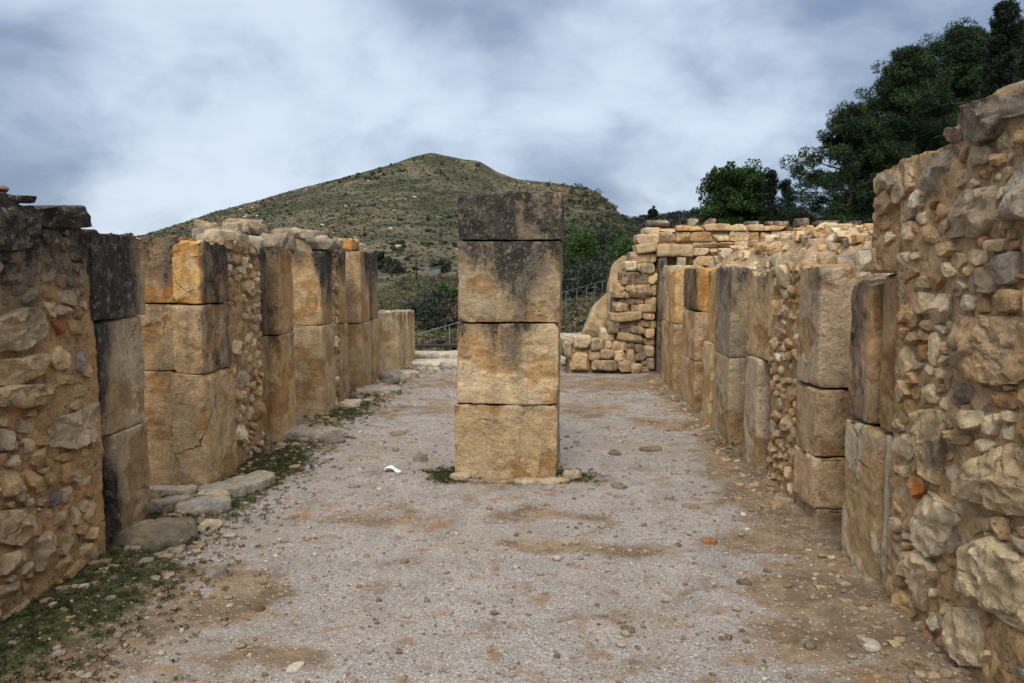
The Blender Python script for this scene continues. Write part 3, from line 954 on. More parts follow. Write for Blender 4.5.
# ================================================================== MASONRY
OCH, TAN, PAL, GRY, BRN, ORG, RED = (.39, .235, .10), (.385, .27, .15), (.47, .385, .26), (.30, .255, .195), (.26, .165, .085), (.42, .215, .065), (.27, .115, .06)
EX, EY, EZ = np.array([1., 0, 0]), np.array([0, 1., 0]), np.array([0, 0, 1.])


def jit(c, r, k=0.14):
    b = r.uniform(1 - k, 1 + k)
    s = r.uniform(-.05, .05)
    return (max(.01, c[0] * b * (1 + s * .4)), max(.01, c[1] * b), max(.01, c[2] * b * (1 - s)))


def lich_fn(top, depth, amt, seed, side=0.0):
    """how thickly lichen has settled: strongest on the top courses, in patches of its own"""
    def f(P):
        pat = fbm(P * np.array([2.2, 2.2, 0.9]) + seed, 4, seed)
        return amt * sst(P[:, 2], top - depth, top) * (0.75 + 0.9 * pat) + side * sst(pat, 0.05, 0.4)
    return f


def pier(name, label, base, tiers, seed, group=None, res=0.026, mat=None, cat='pier'):
    """piled ashlar: tiers = list of dict(z=(z0,z1), boxes=[(x0,x1,y0,y1)...], col=, l=lichen function or number)"""
    t = thing(name, label, cat, base, group)
    for i, T in enumerate(tiers):
        mb = MB()
        for j, b in enumerate(T['boxes']):
            x0, x1, y0, y1 = b[:4]
            z0, z1 = T['z']
            dz = b[4] if len(b) > 4 else (.022 * math.sin(seed * 3.3 + j * 2.1) if i == len(tiers) - 1 else 0.0)
            V, F = roundbox((x0, y0, z0 + 0.001), (x1, y1, z1 - 0.001 + dz), T.get('res', res), T.get('r', 0.016) * .42, T.get('amp', 0.007), T.get('chip', 0.022) * 1.45, seed * 31 + i * 7 + j, 3.2, peel=T.get('peel', .011), bites=7)
            PM = PEEL[0]
            if i == len(tiers) - 1:          # weathered, broken top
                V[:, 2] -= sst(V[:, 2], z1 - .16, z1) * np.clip(fbm(V * 6.5, 4, seed + 60) * .11 + .012, 0, .08)
            sk = T.get('rot', 0.0)
            if sk:
                c = np.array([(x0 + x1) / 2, (y0 + y1) / 2]); ca, sa = math.cos(sk), math.sin(sk)
                d = V[:, :2] - c
                V[:, :2] = c + np.stack([d[:, 0] * ca - d[:, 1] * sa, d[:, 0] * sa + d[:, 1] * ca], 1)
            l = T.get('l', 0.06)
            col = np.array(T['col']) * (.78 if T.get('dark') == j else 1) * (1 + .12 * math.sin(seed * 5.1 + i * 2.7 + j * 4.4)) * np.array([1, 1 + .03 * math.sin(j * 3 + seed), 1 + .06 * math.sin(j * 3 + seed)])
            col = col[None] * (1 - PM[:, None]) * np.array([1.08, 1.10, 1.16]) + PM[:, None] * col[None] * np.array([.86, .74, .60])
            mb.add(V, F, col, l(V) if callable(l) else l)
        mb.build('block', mat or M_ASHLAR, t, base, sharp=38)
    return t


# ---------------------------------------------------------- the pillar in the middle
def pil(z0, z1, x0, x1, col, l, **k):
    return dict(z=(z0, z1), boxes=[(x0, x1, 5.99, 6.62)], col=col, l=l, res=0.0125, rot=-0.05, **k)


pier('stone_pillar', 'free-standing square pillar of four stacked sandstone blocks in the middle of the court', (-0.27, 6.3, 0), [
    pil(-.06, .575, -.675, .115, (.40, .285, .155), 0.0, r=.022, amp=.009, chip=.03),
    pil(.58, 1.20, -.660, .120, (.40, .295, .17), lambda P: .30 * gauss(P[:, 0], P[:, 2], -.27, 1.0, .16, .3) + .22 * gauss(P[:, 0], P[:, 2], -.62, 1.0, .05, .3) + .16 * sst(P[:, 2], 1.05, 1.2), r=.015, amp=.007, chip=.022),
    pil(1.205, 1.815, -.650, .130, (.34, .25, .15), lambda P: .42 * gauss(P[:, 0], P[:, 2], -.25, 1.65, .17, .38) + .34 * sst(P[:, 2], 1.45, 1.85) + .25 * fbm(P * 2.4, 4, 7), r=.018),
    pil(1.82, 2.19, -.640, .140, (.28, .225, .15), lambda P: 0.46 + 0.8 * fbm(P * 5, 4, 8), r=.02, chip=.03)], 1, res=.018)

# ---------------------------------------------------------- left-hand piers
GL = 'ashlar piers of the left-hand row'
pier('stone_pier', 'nearest left pier, its upper blocks black with lichen, at the end of the rubble wall', (-2.65, 4.4, 0), [
    dict(z=(-.06, .69), boxes=[(-2.95, -2.385, 4.26, 4.64), (-2.95, -2.46, 4.02, 4.26)], col=(.36, .27, .17), l=lambda P: 0.62 * gauss(P[:, 1], P[:, 2], 4.22, .30, .09, .34) + .22 * gauss(P[:, 1], P[:, 2], 4.62, .1, .12, .2)),
    dict(z=(.69, 1.33), boxes=[(-2.95, -2.40, 4.17, 4.655), (-2.95, -2.47, 4.05, 4.17)], col=(.35, .27, .175), l=lambda P: 0.50 * gauss(P[:, 1], P[:, 2], 4.16, 1.1, .11, .5) + 0.26 * sst(P[:, 2], 1.05, 1.35) * (1 - sst(P[:, 1], 4.3, 4.5))),
    dict(z=(1.33, 1.81), boxes=[(-3.0, -2.39, 4.13, 4.69)], col=(.33, .25, .155), l=lambda P: (0.66 - 0.42 * sst(P[:, 1], 4.40, 4.62)) * (P[:, 0] > -2.9) * sst(P[:, 2], 1.15, 1.45) - 0.5 * sst(P[:, 1], 4.62, 4.68))], 2, GL, res=.015)
pier('stone_pier', 'left pier with a bright orange upper block facing the viewer beyond the first doorway', (-2.7, 5.7, 0), [
    dict(z=(-.06, .87), boxes=[(-2.615, -2.38, 5.42, 5.98), (-3.2, -2.618, 5.60, 5.98)], dark=1, col=(.40, .275, .15), l=.06, amp=.011, chip=.03),
    dict(z=(.873, 1.355), boxes=[(-2.60, -2.39, 5.44, 5.97), (-3.2, -2.603, 5.62, 5.97)], dark=1, col=(.41, .285, .15), l=lambda P: .16 * sst(P[:, 0], -2.44, -2.40) + .10, r=.012),
    dict(z=(1.358, 1.82), boxes=[(-2.59, -2.395, 5.45, 5.95), (-3.2, -2.593, 5.63, 5.95, .02)], dark=1, col=(.44, .255, .085), l=lambda P: 0.40 * sst(P[:, 0], -2.44, -2.40) * sst(P[:, 1], 5.45, 5.55) + 0.38 * sst(-P[:, 0], 2.59, 2.62) * sst(P[:, 2], 1.36, 1.7), r=.010, amp=.004, chip=.012)], 3, GL, res=.015)
pier('stone_pier', 'left pier with smooth orange-brown face, third in the left row behind a rubble infill', (-2.7, 7.1, 0), [
    dict(z=(-.06, 1.015), boxes=[(-3.2, -2.38, 7.02, 7.46), (-3.2, -2.47, 6.70, 7.017)], dark=1, col=(.40, .27, .14), l=lambda P: .2 * sst(P[:, 2], .6, 1.0)),
    dict(z=(1.018, 1.80), boxes=[(-3.2, -2.385, 7.03, 7.47), (-3.2, -2.48, 6.72, 7.027)], dark=1, col=(.41, .26, .115), l=lambda P: 0.36 * (1 - sst(P[:, 1], 6.95, 7.12)) + .25 * sst(P[:, 2], 1.6, 1.82))], 4, GL)
pier('stone_pier', 'left pier stained grey-black along its upper right edge, fourth in the left row', (-2.75, 8.6, 0), [
    dict(z=(-.06, 1.005), boxes=[(-3.2, -2.37, 8.36, 8.86)], col=(.38, .28, .165), l=0.05),
    dict(z=(1.008, 1.82), boxes=[(-3.2, -2.38, 8.38, 8.86)], col=(.37, .265, .14), l=lambda P: .42 * sst(P[:, 0], -2.50, -2.38) * sst(P[:, 2], 1.0, 1.7) + .25 * sst(P[:, 2], 1.5, 1.82) + .06)], 5, GL)
pier('stone_pier', 'narrow left jamb pier darkened with streaks next to the small rubble seam', (-2.75, 9.25, 0), [
    dict(z=(-.06, .97), boxes=[(-3.2, -2.37, 9.10, 9.50)], col=(.36, .26, .145), l=.1),
    dict(z=(.973, 1.82), boxes=[(-3.2, -2.38, 9.12, 9.50)], col=(.36, .24, .12), l=lambda P: .42 * sst(P[:, 2], 1.2, 1.8))], 6, GL)
pier('stone_pier', 'left pier crowned by a rough orange stone, last full-height pier of the left row', (-2.75, 10.6, 0), [
    dict(z=(-.06, .92), boxes=[(-3.2, -2.33, 10.05, 10.55), (-3.2, -2.42, 10.553, 10.85), (-3.2, -2.36, 10.853, 11.25)], dark=1, col=(.38, .27, .15), l=0.03),
    dict(z=(.923, 1.84), boxes=[(-3.2, -2.34, 10.06, 10.55), (-3.2, -2.43, 10.553, 10.86, -.05), (-3.2, -2.37, 10.863, 11.24)], dark=1, col=(.37, .25, .13), l=lambda P: .38 * sst(P[:, 2], 1.2, 1.85) * (P[:, 1] > 10.3) + .12),
    dict(z=(1.843, 2.03), boxes=[(-3.1, -2.44, 10.06, 10.45)], col=ORG, l=.1, r=.06, amp=.03)], 7, GL, res=.035)
pier('stone_pier', 'low waist-high pale stump pier at the far end of the left row', (-2.4, 12.5, 0), [
    dict(z=(-.06, .95), boxes=[(-2.62, -2.22, 12.0, 12.55), (-2.62, -2.18, 12.553, 13.25)], col=(.41, .31, .18), l=lambda P: .22 * sst(P[:, 2], .6, .95))], 8, GL, res=.035)

# ---------------------------------------------------------- right-hand piers
GR = 'ashlar piers of the right-hand row'
pier('stone_pier', 'nearest right pier with a dark upper block over a pale grooved lower block', (1.95, 4.1, 0), [
    dict(z=(-.06, .79), boxes=[(1.655, 2.3, 3.965, 4.40), (1.69, 2.3, 3.72, 3.962)], col=(.47, .40, .28), l=0.0, r=.02),
    dict(z=(.80, 1.575), boxes=[(1.675, 2.3, 4.16, 4.43), (1.73, 2.3, 4.06, 4.157), (1.69, 2.3, 3.78, 4.057)], col=(.34, .225, .12), l=lambda P: .10 + .24 * gauss(P[:, 1], P[:, 2], 4.36, 1.3, .12, .5) + .15 * fbm(P * 3, 4, 2), r=.025, amp=.014, chip=.035)], 11, GR, res=.015)
pier('stone_pier', 'second right pier, plain tan with open horizontal joint halfway up', (1.95, 5.2, 0), [
    dict(z=(-.07, .10), boxes=[(1.71, 2.3, 4.95, 5.42)], col=(.36, .265, .165), l=0, r=.03, chip=.04),
    dict(z=(.10, .425), boxes=[(1.685, 1.925, 4.97, 5.40), (1.928, 2.3, 5.10, 5.40)], col=(.40, .285, .165), l=0, r=.028, chip=.035),
    dict(z=(.426, .85), boxes=[(1.695, 1.93, 4.99, 5.40), (1.933, 2.3, 5.12, 5.40)], col=(.40, .29, .175), l=0, r=.02),
    dict(z=(.865, 1.605), boxes=[(1.70, 1.935, 5.0, 5.41), (1.938, 2.3, 5.12, 5.41)], col=(.35, .275, .185), l=lambda P: .13 * sst(P[:, 2], 1.1, 1.6), r=.015)], 12, GR, res=.015)
pier('stone_pier', 'right jamb pier with an orange upper block on a leaning pale slab', (1.9, 6.5, 0), [
    dict(z=(-.06, .90), boxes=[(1.66, 2.2, 6.28, 6.62)], col=(.40, .31, .205), l=0, rot=.05),
    dict(z=(.905, 1.61), boxes=[(1.70, 2.2, 6.06, 6.80)], col=(.42, .29, .15), l=lambda P: .2 * sst(P[:, 2], 1.3, 1.62))], 13, GR, res=.017)
pier('stone_pier', 'dark grey-fronted right pier standing behind the leaning pale slab', (1.9, 7.6, 0), [
    dict(z=(-.06, .80), boxes=[(1.68, 1.90, 7.28, 7.98), (1.903, 2.3, 7.4, 7.98)], col=(.33, .255, .165), l=.06),
    dict(z=(.803, 1.615), boxes=[(1.685, 1.90, 7.30, 7.96), (1.903, 2.3, 7.42, 7.96)], col=(.27, .215, .145), l=lambda P: .07 + .2 * sst(P[:, 2], 1.1, 1.6) + .15 * fbm(P * 3, 4, 6), r=.012)], 14, GR, res=.018)
pier('stone_pier', 'narrow ochre right jamb pier touching the dark grey-fronted pier', (1.9, 8.2, 0), [
    dict(z=(-.06, .86), boxes=[(1.66, 2.2, 8.02, 8.42)], col=(.42, .30, .16), l=0),
    dict(z=(.863, 1.61), boxes=[(1.70, 2.2, 8.0, 8.40)], col=(.43, .26, .10), l=.05)], 15, GR, res=.03)
pier('stone_pier', 'right pier with vivid orange upper front, in the middle of the right row', (1.9, 9.4, 0), [
    dict(z=(-.06, .575), boxes=[(1.68, 1.92, 8.96, 9.85), (1.923, 2.3, 9.1, 9.85)], col=(.39, .28, .16), l=.05),
    dict(z=(.578, 1.13), boxes=[(1.685, 1.92, 8.98, 9.85), (1.923, 2.3, 9.12, 9.85)], col=(.38, .275, .16), l=.08),
    dict(z=(1.133, 1.615), boxes=[(1.69, 1.92, 8.99, 9.83), (1.923, 2.3, 9.13, 9.83)], col=(.43, .24, .07), l=lambda P: .32 * (P[:, 0] < 1.72), r=.012)], 16, GR, res=.03)
pier('stone_pier', 'ochre right pier with pale stripe, second from the stone doorway', (1.9, 10.8, 0), [
    dict(z=(-.06, .90), boxes=[(1.685, 1.88, 10.45, 10.98), (1.883, 2.3, 10.55, 11.05)], col=(.41, .29, .15), l=.02),
    dict(z=(.903, 1.61), boxes=[(1.69, 1.88, 10.47, 10.98), (1.883, 2.3, 10.57, 11.05)], col=(.42, .275, .12), l=.05)], 17, GR, res=.035)
pier('stone_pier', 'thin pale right pier right in front of the stone doorway', (1.9, 11.45, 0), [
    dict(z=(-.06, .88), boxes=[(1.69, 2.2, 11.1, 11.6)], col=(.43, .34, .20), l=0),
    dict(z=(.883, 1.66), boxes=[(1.70, 2.2, 11.12, 11.6)], col=(.43, .345, .21), l=.04)], 18, GR, res=.035)

# stone doorway in the cross wall: posts and lintel
t = thing('stone_doorway', 'narrow doorway of upright stone posts carrying a lintel beside the dry-stone wall', 'doorway', (1.9, 12.3, 0))
for (x0, x1, col, l) in ((1.72, 1.84, (.23, .19, .14), .30), (1.99, 2.12, (.40, .33, .22), 0.0)):
    mb = MB(); V, F = roundbox((x0, 12.14, -.05), (x1, 12.6, 1.79), .04, .012, .005, .015, int(x0 * 100)); mb.add(V, F, col, l)
    mb.build('post', M_ASHLAR, t, (1.9, 12.3, 0))
mb = MB(); V, F = roundbox((1.69, 12.12, 1.80), (2.22, 12.62, 1.985), .04, .018, .008, .02, 77); mb.add(V, F, (.40, .31, .18), .02)
mb.build('lintel', M_ASHLAR, t, (1.9, 12.3, 0))
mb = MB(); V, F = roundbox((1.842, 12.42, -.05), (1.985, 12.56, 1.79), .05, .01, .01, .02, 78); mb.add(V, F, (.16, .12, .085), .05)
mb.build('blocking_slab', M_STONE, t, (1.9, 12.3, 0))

# ---------------------------------------------------------- rubble walls
R_STONES={'A':[(3.32,2.2),(3.27,2.25),(3.08,2.25),(2.84,2.2),(2.83,2.12),(3.0,2.14),(3.08,2.08),(3.17,2.08),(3.3,2.11)],
'B':[(3.63,1.97),(3.61,2.1),(3.47,2.12),(3.32,2.1),(3.4,1.97),(3.51,1.92),(3.61,1.94)],
'C':[(3.4,1.73),(3.39,1.84),(3.29,1.92),(3.04,1.92),(3.04,1.85),(3.04,1.78),(3.15,1.71),(3.3,1.73)],
'D':[(3.03,1.8),(2.95,1.93),(2.88,1.99),(2.8,1.98),(2.78,1.76),(2.99,1.78)],
'E':[(3.08,1.66),(2.88,1.67),(2.88,1.55),(2.97,1.54),(3.06,1.59)],
'F':[(3.22,1.56),(3.1,1.62),(2.99,1.54),(3.0,1.51),(3.18,1.51)],
'G':[(3.22,1.99),(3.1,1.98),(3.09,1.94),(3.18,1.95)],
'H':[(2.92,1.59),(2.86,1.59),(2.84,1.57),(2.91,1.56)],
'H2':[(3.02,1.76),(2.99,1.76),(2.98,1.72),(3.01,1.71)],
'H3':[(2.96,1.76),(2.92,1.75),(2.9,1.71),(2.94,1.7)],
'I':[(2.96,2.1),(2.84,2.08),(2.84,2.02),(2.94,2.04)],
'I2':[(2.99,2.02),(2.96,2.02),(2.95,2.0),(2.98,1.99)],
'I3':[(3.1,1.99),(3.07,1.99),(3.06,1.96),(3.09,1.96)],
'J':[(3.8,1.82),(3.71,1.83),(3.69,1.73),(3.79,1.73)],
'K':[(3.79,1.67),(3.64,1.69),(3.64,1.65),(3.75,1.64)],
'L':[(3.59,1.87),(3.52,1.92),(3.48,1.9),(3.53,1.85)],
'M':[(4.08,2.08),(3.86,2.07),(3.85,2.0),(3.95,1.97),(4.08,2.01)],
'L3':[(3.56,1.61),(3.42,1.64),(3.39,1.55),(3.49,1.5)],
'N':[(3.31,1.43),(2.8,1.44),(2.78,1.23),(2.96,1.17),(3.11,1.17),(3.28,1.2)],
'O':[(3.49,1.37),(3.46,1.5),(3.34,1.51),(3.34,1.43),(3.42,1.37)],
'P':[(3.51,1.34),(3.44,1.35),(3.4,1.26),(3.43,1.18),(3.5,1.2)],
'P2':[(3.41,1.3),(3.35,1.31),(3.33,1.25),(3.39,1.24)],
'P3':[(3.36,1.13),(3.32,1.23),(3.29,1.18),(3.34,1.09)],
'P4':[(3.58,1.05),(3.46,1.12),(3.39,1.06),(3.41,1.03),(3.56,1.01)],
'Q':[(3.61,0.98),(3.36,1.02),(3.31,0.96),(3.31,0.86),(3.35,0.69),(3.52,0.7),(3.57,0.9)],
'R':[(3.33,1.08),(3.26,1.16),(3.13,1.15),(3.14,1.1),(3.24,1.03)],
'S':[(3.22,1.01),(3.17,1.06),(3.05,1.07),(3.05,1.01),(3.14,0.97)],
'T':[(3.36,0.91),(3.26,0.96),(3.13,0.96),(3.14,0.92),(3.29,0.88)],
'V':[(3.35,0.77),(3.24,0.84),(3.18,0.79),(3.2,0.71),(3.32,0.7)],
'W':[(3.11,1.16),(2.96,1.16),(2.87,1.17),(2.84,1.11),(2.98,1.09),(3.06,1.1)],
'W2':[(2.86,1.15),(2.81,1.2),(2.77,1.19),(2.77,1.13),(2.83,1.11)],
'U':[(3.19,0.74),(3.11,0.85),(3.01,0.92),(2.88,0.99),(2.76,0.98),(2.73,0.76),(2.89,0.71),(3.03,0.71),(3.17,0.7)],
'X':[(3.63,0.64),(3.56,0.7),(3.48,0.68),(3.49,0.62),(3.56,0.57)],
'Y':[(3.56,0.55),(3.42,0.66),(3.24,0.65),(3.16,0.61),(3.23,0.54),(3.29,0.41),(3.39,0.36),(3.51,0.4)],
'Z':[(3.64,0.31),(3.51,0.38),(3.38,0.36),(3.34,0.34),(3.41,0.2),(3.45,0.09),(3.51,0.1),(3.59,0.21)],
'AA':[(3.26,0.52),(3.2,0.55),(3.13,0.51),(3.15,0.46),(3.23,0.47)],
'BB':[(3.12,0.52),(2.96,0.62),(2.8,0.62),(2.72,0.6),(2.69,0.34),(2.81,0.33),(2.98,0.34),(3.1,0.34),(3.13,0.44)],
'CC':[(3.22,0.17),(3.16,0.26),(3.0,0.31),(2.97,0.26),(2.97,0.09),(3.06,0.04),(3.18,0.06)],
'DD':[(3.36,0.26),(3.29,0.34),(3.16,0.37),(3.15,0.33),(3.22,0.24),(3.35,0.22)],
'EE':[(2.88,0.23),(2.77,0.32),(2.69,0.32),(2.68,0.24),(2.78,0.19)],
'FF':[(2.96,0.25),(2.9,0.29),(2.89,0.24),(2.94,0.21)],
'GG':[(3.16,0.58),(3.1,0.66),(2.95,0.68),(2.96,0.63),(3.11,0.56)],
'HH':[(2.79,0.71),(2.74,0.73),(2.74,0.68),(2.79,0.67)],
'KK':[(2.78,0.23),(2.68,0.22),(2.67,0.13),(2.77,0.14)],
'LL':[(2.94,0.15),(2.82,0.17),(2.79,0.11),(2.93,0.04)],
'NN':[(3.73,0.17),(3.68,0.22),(3.63,0.14),(3.71,0.1)]}
L_STONES={'a':[(3.69,1.89),(3.82,1.92),(4.01,1.93),(4.1,1.88),(4.08,1.82),(3.91,1.8),(3.7,1.81)],
'b':[(3.39,1.89),(3.67,1.9),(3.69,1.8),(3.56,1.69),(3.37,1.67)],
'b2':[(3.55,1.94),(3.68,1.95),(3.68,1.91),(3.56,1.9)],
'c':[(3.43,1.61),(3.51,1.62),(3.51,1.55),(3.42,1.54)],
'd':[(3.81,1.49),(3.92,1.51),(4.03,1.5),(4.02,1.42),(3.92,1.41),(3.82,1.46)],
'e':[(3.76,1.35),(3.85,1.37),(3.87,1.31),(3.8,1.27)],
'f':[(3.89,1.21),(3.99,1.23),(4.05,1.13),(3.99,1.06),(3.9,1.1)],
'g':[(3.89,1.36),(4.04,1.35),(4.05,1.26),(3.9,1.27)],
'h':[(3.34,1.38),(3.54,1.44),(3.72,1.41),(3.7,1.29),(3.52,1.23),(3.33,1.24)],
'i':[(3.33,1.21),(3.52,1.21),(3.72,1.21),(3.69,1.12),(3.51,1.08),(3.32,1.1)],
'i2':[(3.56,1.67),(3.64,1.69),(3.66,1.52),(3.55,1.53)],
'i3':[(3.7,1.72),(3.79,1.71),(3.79,1.66),(3.72,1.66)],
'i4':[(3.87,1.77),(3.95,1.76),(3.93,1.68),(3.86,1.69)],
'i5':[(3.95,1.64),(4.03,1.64),(4.02,1.58),(3.96,1.59)],
'i6':[(3.71,1.61),(3.83,1.6),(3.8,1.54),(3.71,1.54)],
'i7':[(3.72,1.12),(3.96,1.06),(4.02,1.01),(3.72,1.04)],
'j':[(3.32,1.1),(4.02,1.03),(4.06,0.97),(3.98,0.95),(3.55,0.96),(3.31,1.0)],
'k':[(3.7,0.84),(3.75,0.87),(4.14,0.9),(4.14,0.79),(4.04,0.69),(3.85,0.69),(3.7,0.74)],
'l':[(3.5,0.84),(3.58,0.81),(3.59,0.75),(3.5,0.75)],
'm':[(3.35,0.91),(3.45,0.88),(3.46,0.79),(3.34,0.8)],
'n':[(3.33,0.74),(3.48,0.7),(3.48,0.59),(3.38,0.58),(3.32,0.6)],
'o':[(3.49,0.66),(3.54,0.69),(3.62,0.61),(3.57,0.56),(3.5,0.6)],
'p':[(3.65,0.71),(3.72,0.7),(3.71,0.65),(3.65,0.66)],
'q':[(3.65,0.62),(3.76,0.62),(3.75,0.55),(3.66,0.56)],
'r':[(3.79,0.64),(3.86,0.64),(3.85,0.52),(3.78,0.54)],
's':[(3.65,0.49),(3.71,0.53),(3.76,0.51),(3.73,0.44),(3.66,0.45)],
't':[(3.78,0.52),(3.86,0.52),(3.85,0.43),(3.77,0.44)],
'u':[(3.7,0.42),(3.81,0.41),(3.81,0.31),(3.69,0.35)],
'v':[(3.29,0.55),(3.52,0.51),(3.61,0.44),(3.56,0.39),(3.41,0.35),(3.28,0.41)],
'w':[(3.54,0.33),(3.65,0.36),(3.72,0.3),(3.69,0.18),(3.54,0.17)],
'x':[(3.73,0.3),(3.87,0.27),(3.92,0.18),(3.72,0.18)],
'y':[(3.3,0.35),(3.46,0.35),(3.52,0.3),(3.44,0.22),(3.29,0.25)],
'z':[(3.29,0.22),(3.44,0.19),(3.46,0.13),(3.28,0.15)],
'aa':[(3.42,0.61),(3.48,0.6),(3.52,0.55),(3.47,0.53),(3.43,0.55)],
'ab':[(3.56,0.54),(3.65,0.52),(3.64,0.46),(3.56,0.49)],
'ac':[(3.85,0.41),(3.92,0.38),(3.93,0.29),(3.84,0.3)]}
X_STONES=[(1.52,2.15,1.73,2.24),(1.39,2.0,1.72,2.14),(1.39,1.87,1.7,2.0),(1.31,1.69,1.6,1.87),(1.59,1.71,1.7,1.85),(1.22,1.59,1.39,1.73),(1.41,1.55,1.66,1.7),(1.16,1.38,1.57,1.58),(1.58,1.39,1.71,1.55),(1.09,1.27,1.23,1.39),(1.24,1.28,1.38,1.38),(1.39,1.3,1.47,1.38),(1.47,1.29,1.62,1.39),(1.63,1.21,1.7,1.37),(1.04,1.18,1.29,1.27),(1.3,1.18,1.63,1.3),(1.15,1.07,1.39,1.18),(1.4,1.08,1.52,1.18),(1.54,1.08,1.7,1.18),(1.05,0.96,1.29,1.1),(1.33,0.95,1.42,1.06),(1.43,0.94,1.69,1.07),(1.01,0.82,1.48,0.95),(1.5,0.84,1.68,0.93),(1.13,0.71,1.4,0.82),(1.42,0.73,1.61,0.83),(1.61,0.7,1.71,0.82),(0.96,0.64,1.14,0.81),(1.17,0.63,1.32,0.7),(1.33,0.63,1.53,0.73),(0.87,0.51,1.08,0.68),(1.12,0.5,1.51,0.62),(1.52,0.57,1.68,0.69),(1.53,0.43,1.69,0.56),(0.45,0.41,0.71,0.57),(0.71,0.37,0.91,0.53),(0.91,0.39,1.03,0.5),(1.04,0.36,1.27,0.5),(1.28,0.38,1.4,0.49),(1.4,0.33,1.5,0.46),(1.51,0.27,1.68,0.43),(0.37,0.06,0.72,0.33),(0.69,0.21,0.86,0.38),(0.86,0.24,1.07,0.38),(1.07,0.2,1.25,0.36),(1.26,0.25,1.37,0.37),(1.4,0.21,1.56,0.33),(0.73,0.06,1.11,0.21),(1.13,0.04,1.35,0.21),(1.26,0.13,1.43,0.27),(1.34,0.0,1.49,0.15),(1.49,0.13,1.57,0.21),(1.57,0.07,1.69,0.24),(1.49,0.04,1.59,0.13),(0.42,0.33,0.59,0.41),(0.59,0.31,0.71,0.4),(0.26,0.24,0.44,0.53)]



def core(mb, x_face, into, y0, y1, z0, topf, seed, res=.035, amp=.035, face='x', sgn=1, bury=.1):
    """earth-mortared heart of a wall; face plane at x_face, body going `into` metres in direction -sgn of the face normal"""
    n = [max(3, int(round(into / .09))), max(3, int(round((y1 - y0) / res))), max(3, int(round((topf((y0 + y1) / 2) - z0) / res)))]
    P, Q = lattice(*n)
    T = P / np.array(n)
    y = y0 + T[:, 1] * (y1 - y0)
    top = np.array([topf(v) for v in y])
    W = np.stack([x_face - sgn * into * T[:, 0], y, z0 + T[:, 2] * (top - z0)], 1)
    if sgn > 0:
        Q = Q[:, ::-1]
    d = fbm(W * 3.1, 5, seed) * amp * 1.7 + crag(W * 9, seed + 3, 4) * amp * .55
    dip = sst(fbm(W * 4.2, 3, seed + 8), .15, .5) * amp * 1.4
    front = (T[:, 0] == 0)
    W[:, 0] += sgn * np.where(front, d - dip, 0)
    up = (T[:, 2] == 1)
    W[:, 2] += np.where(up, fbm(W * 5, 4, seed + 5) * .05, 0)
    W[:, 1] += fbm(W * 6, 3, seed + 6) * .02 * ((T[:, 1] == 0) | (T[:, 1] == 1))
    return W, Q


def clip_half(poly, m, nrm):
    out = []
    L = len(poly)
    for i in range(L):
        a, b = poly[i], poly[(i + 1) % L]
        da, db = (a - m) @ nrm, (b - m) @ nrm
        if da <= 0: out.append(a)
        if (da < 0) != (db < 0) and abs(da - db) > 1e-12:
            out.append(a + (b - a) * (da / (da - db)))
    return out


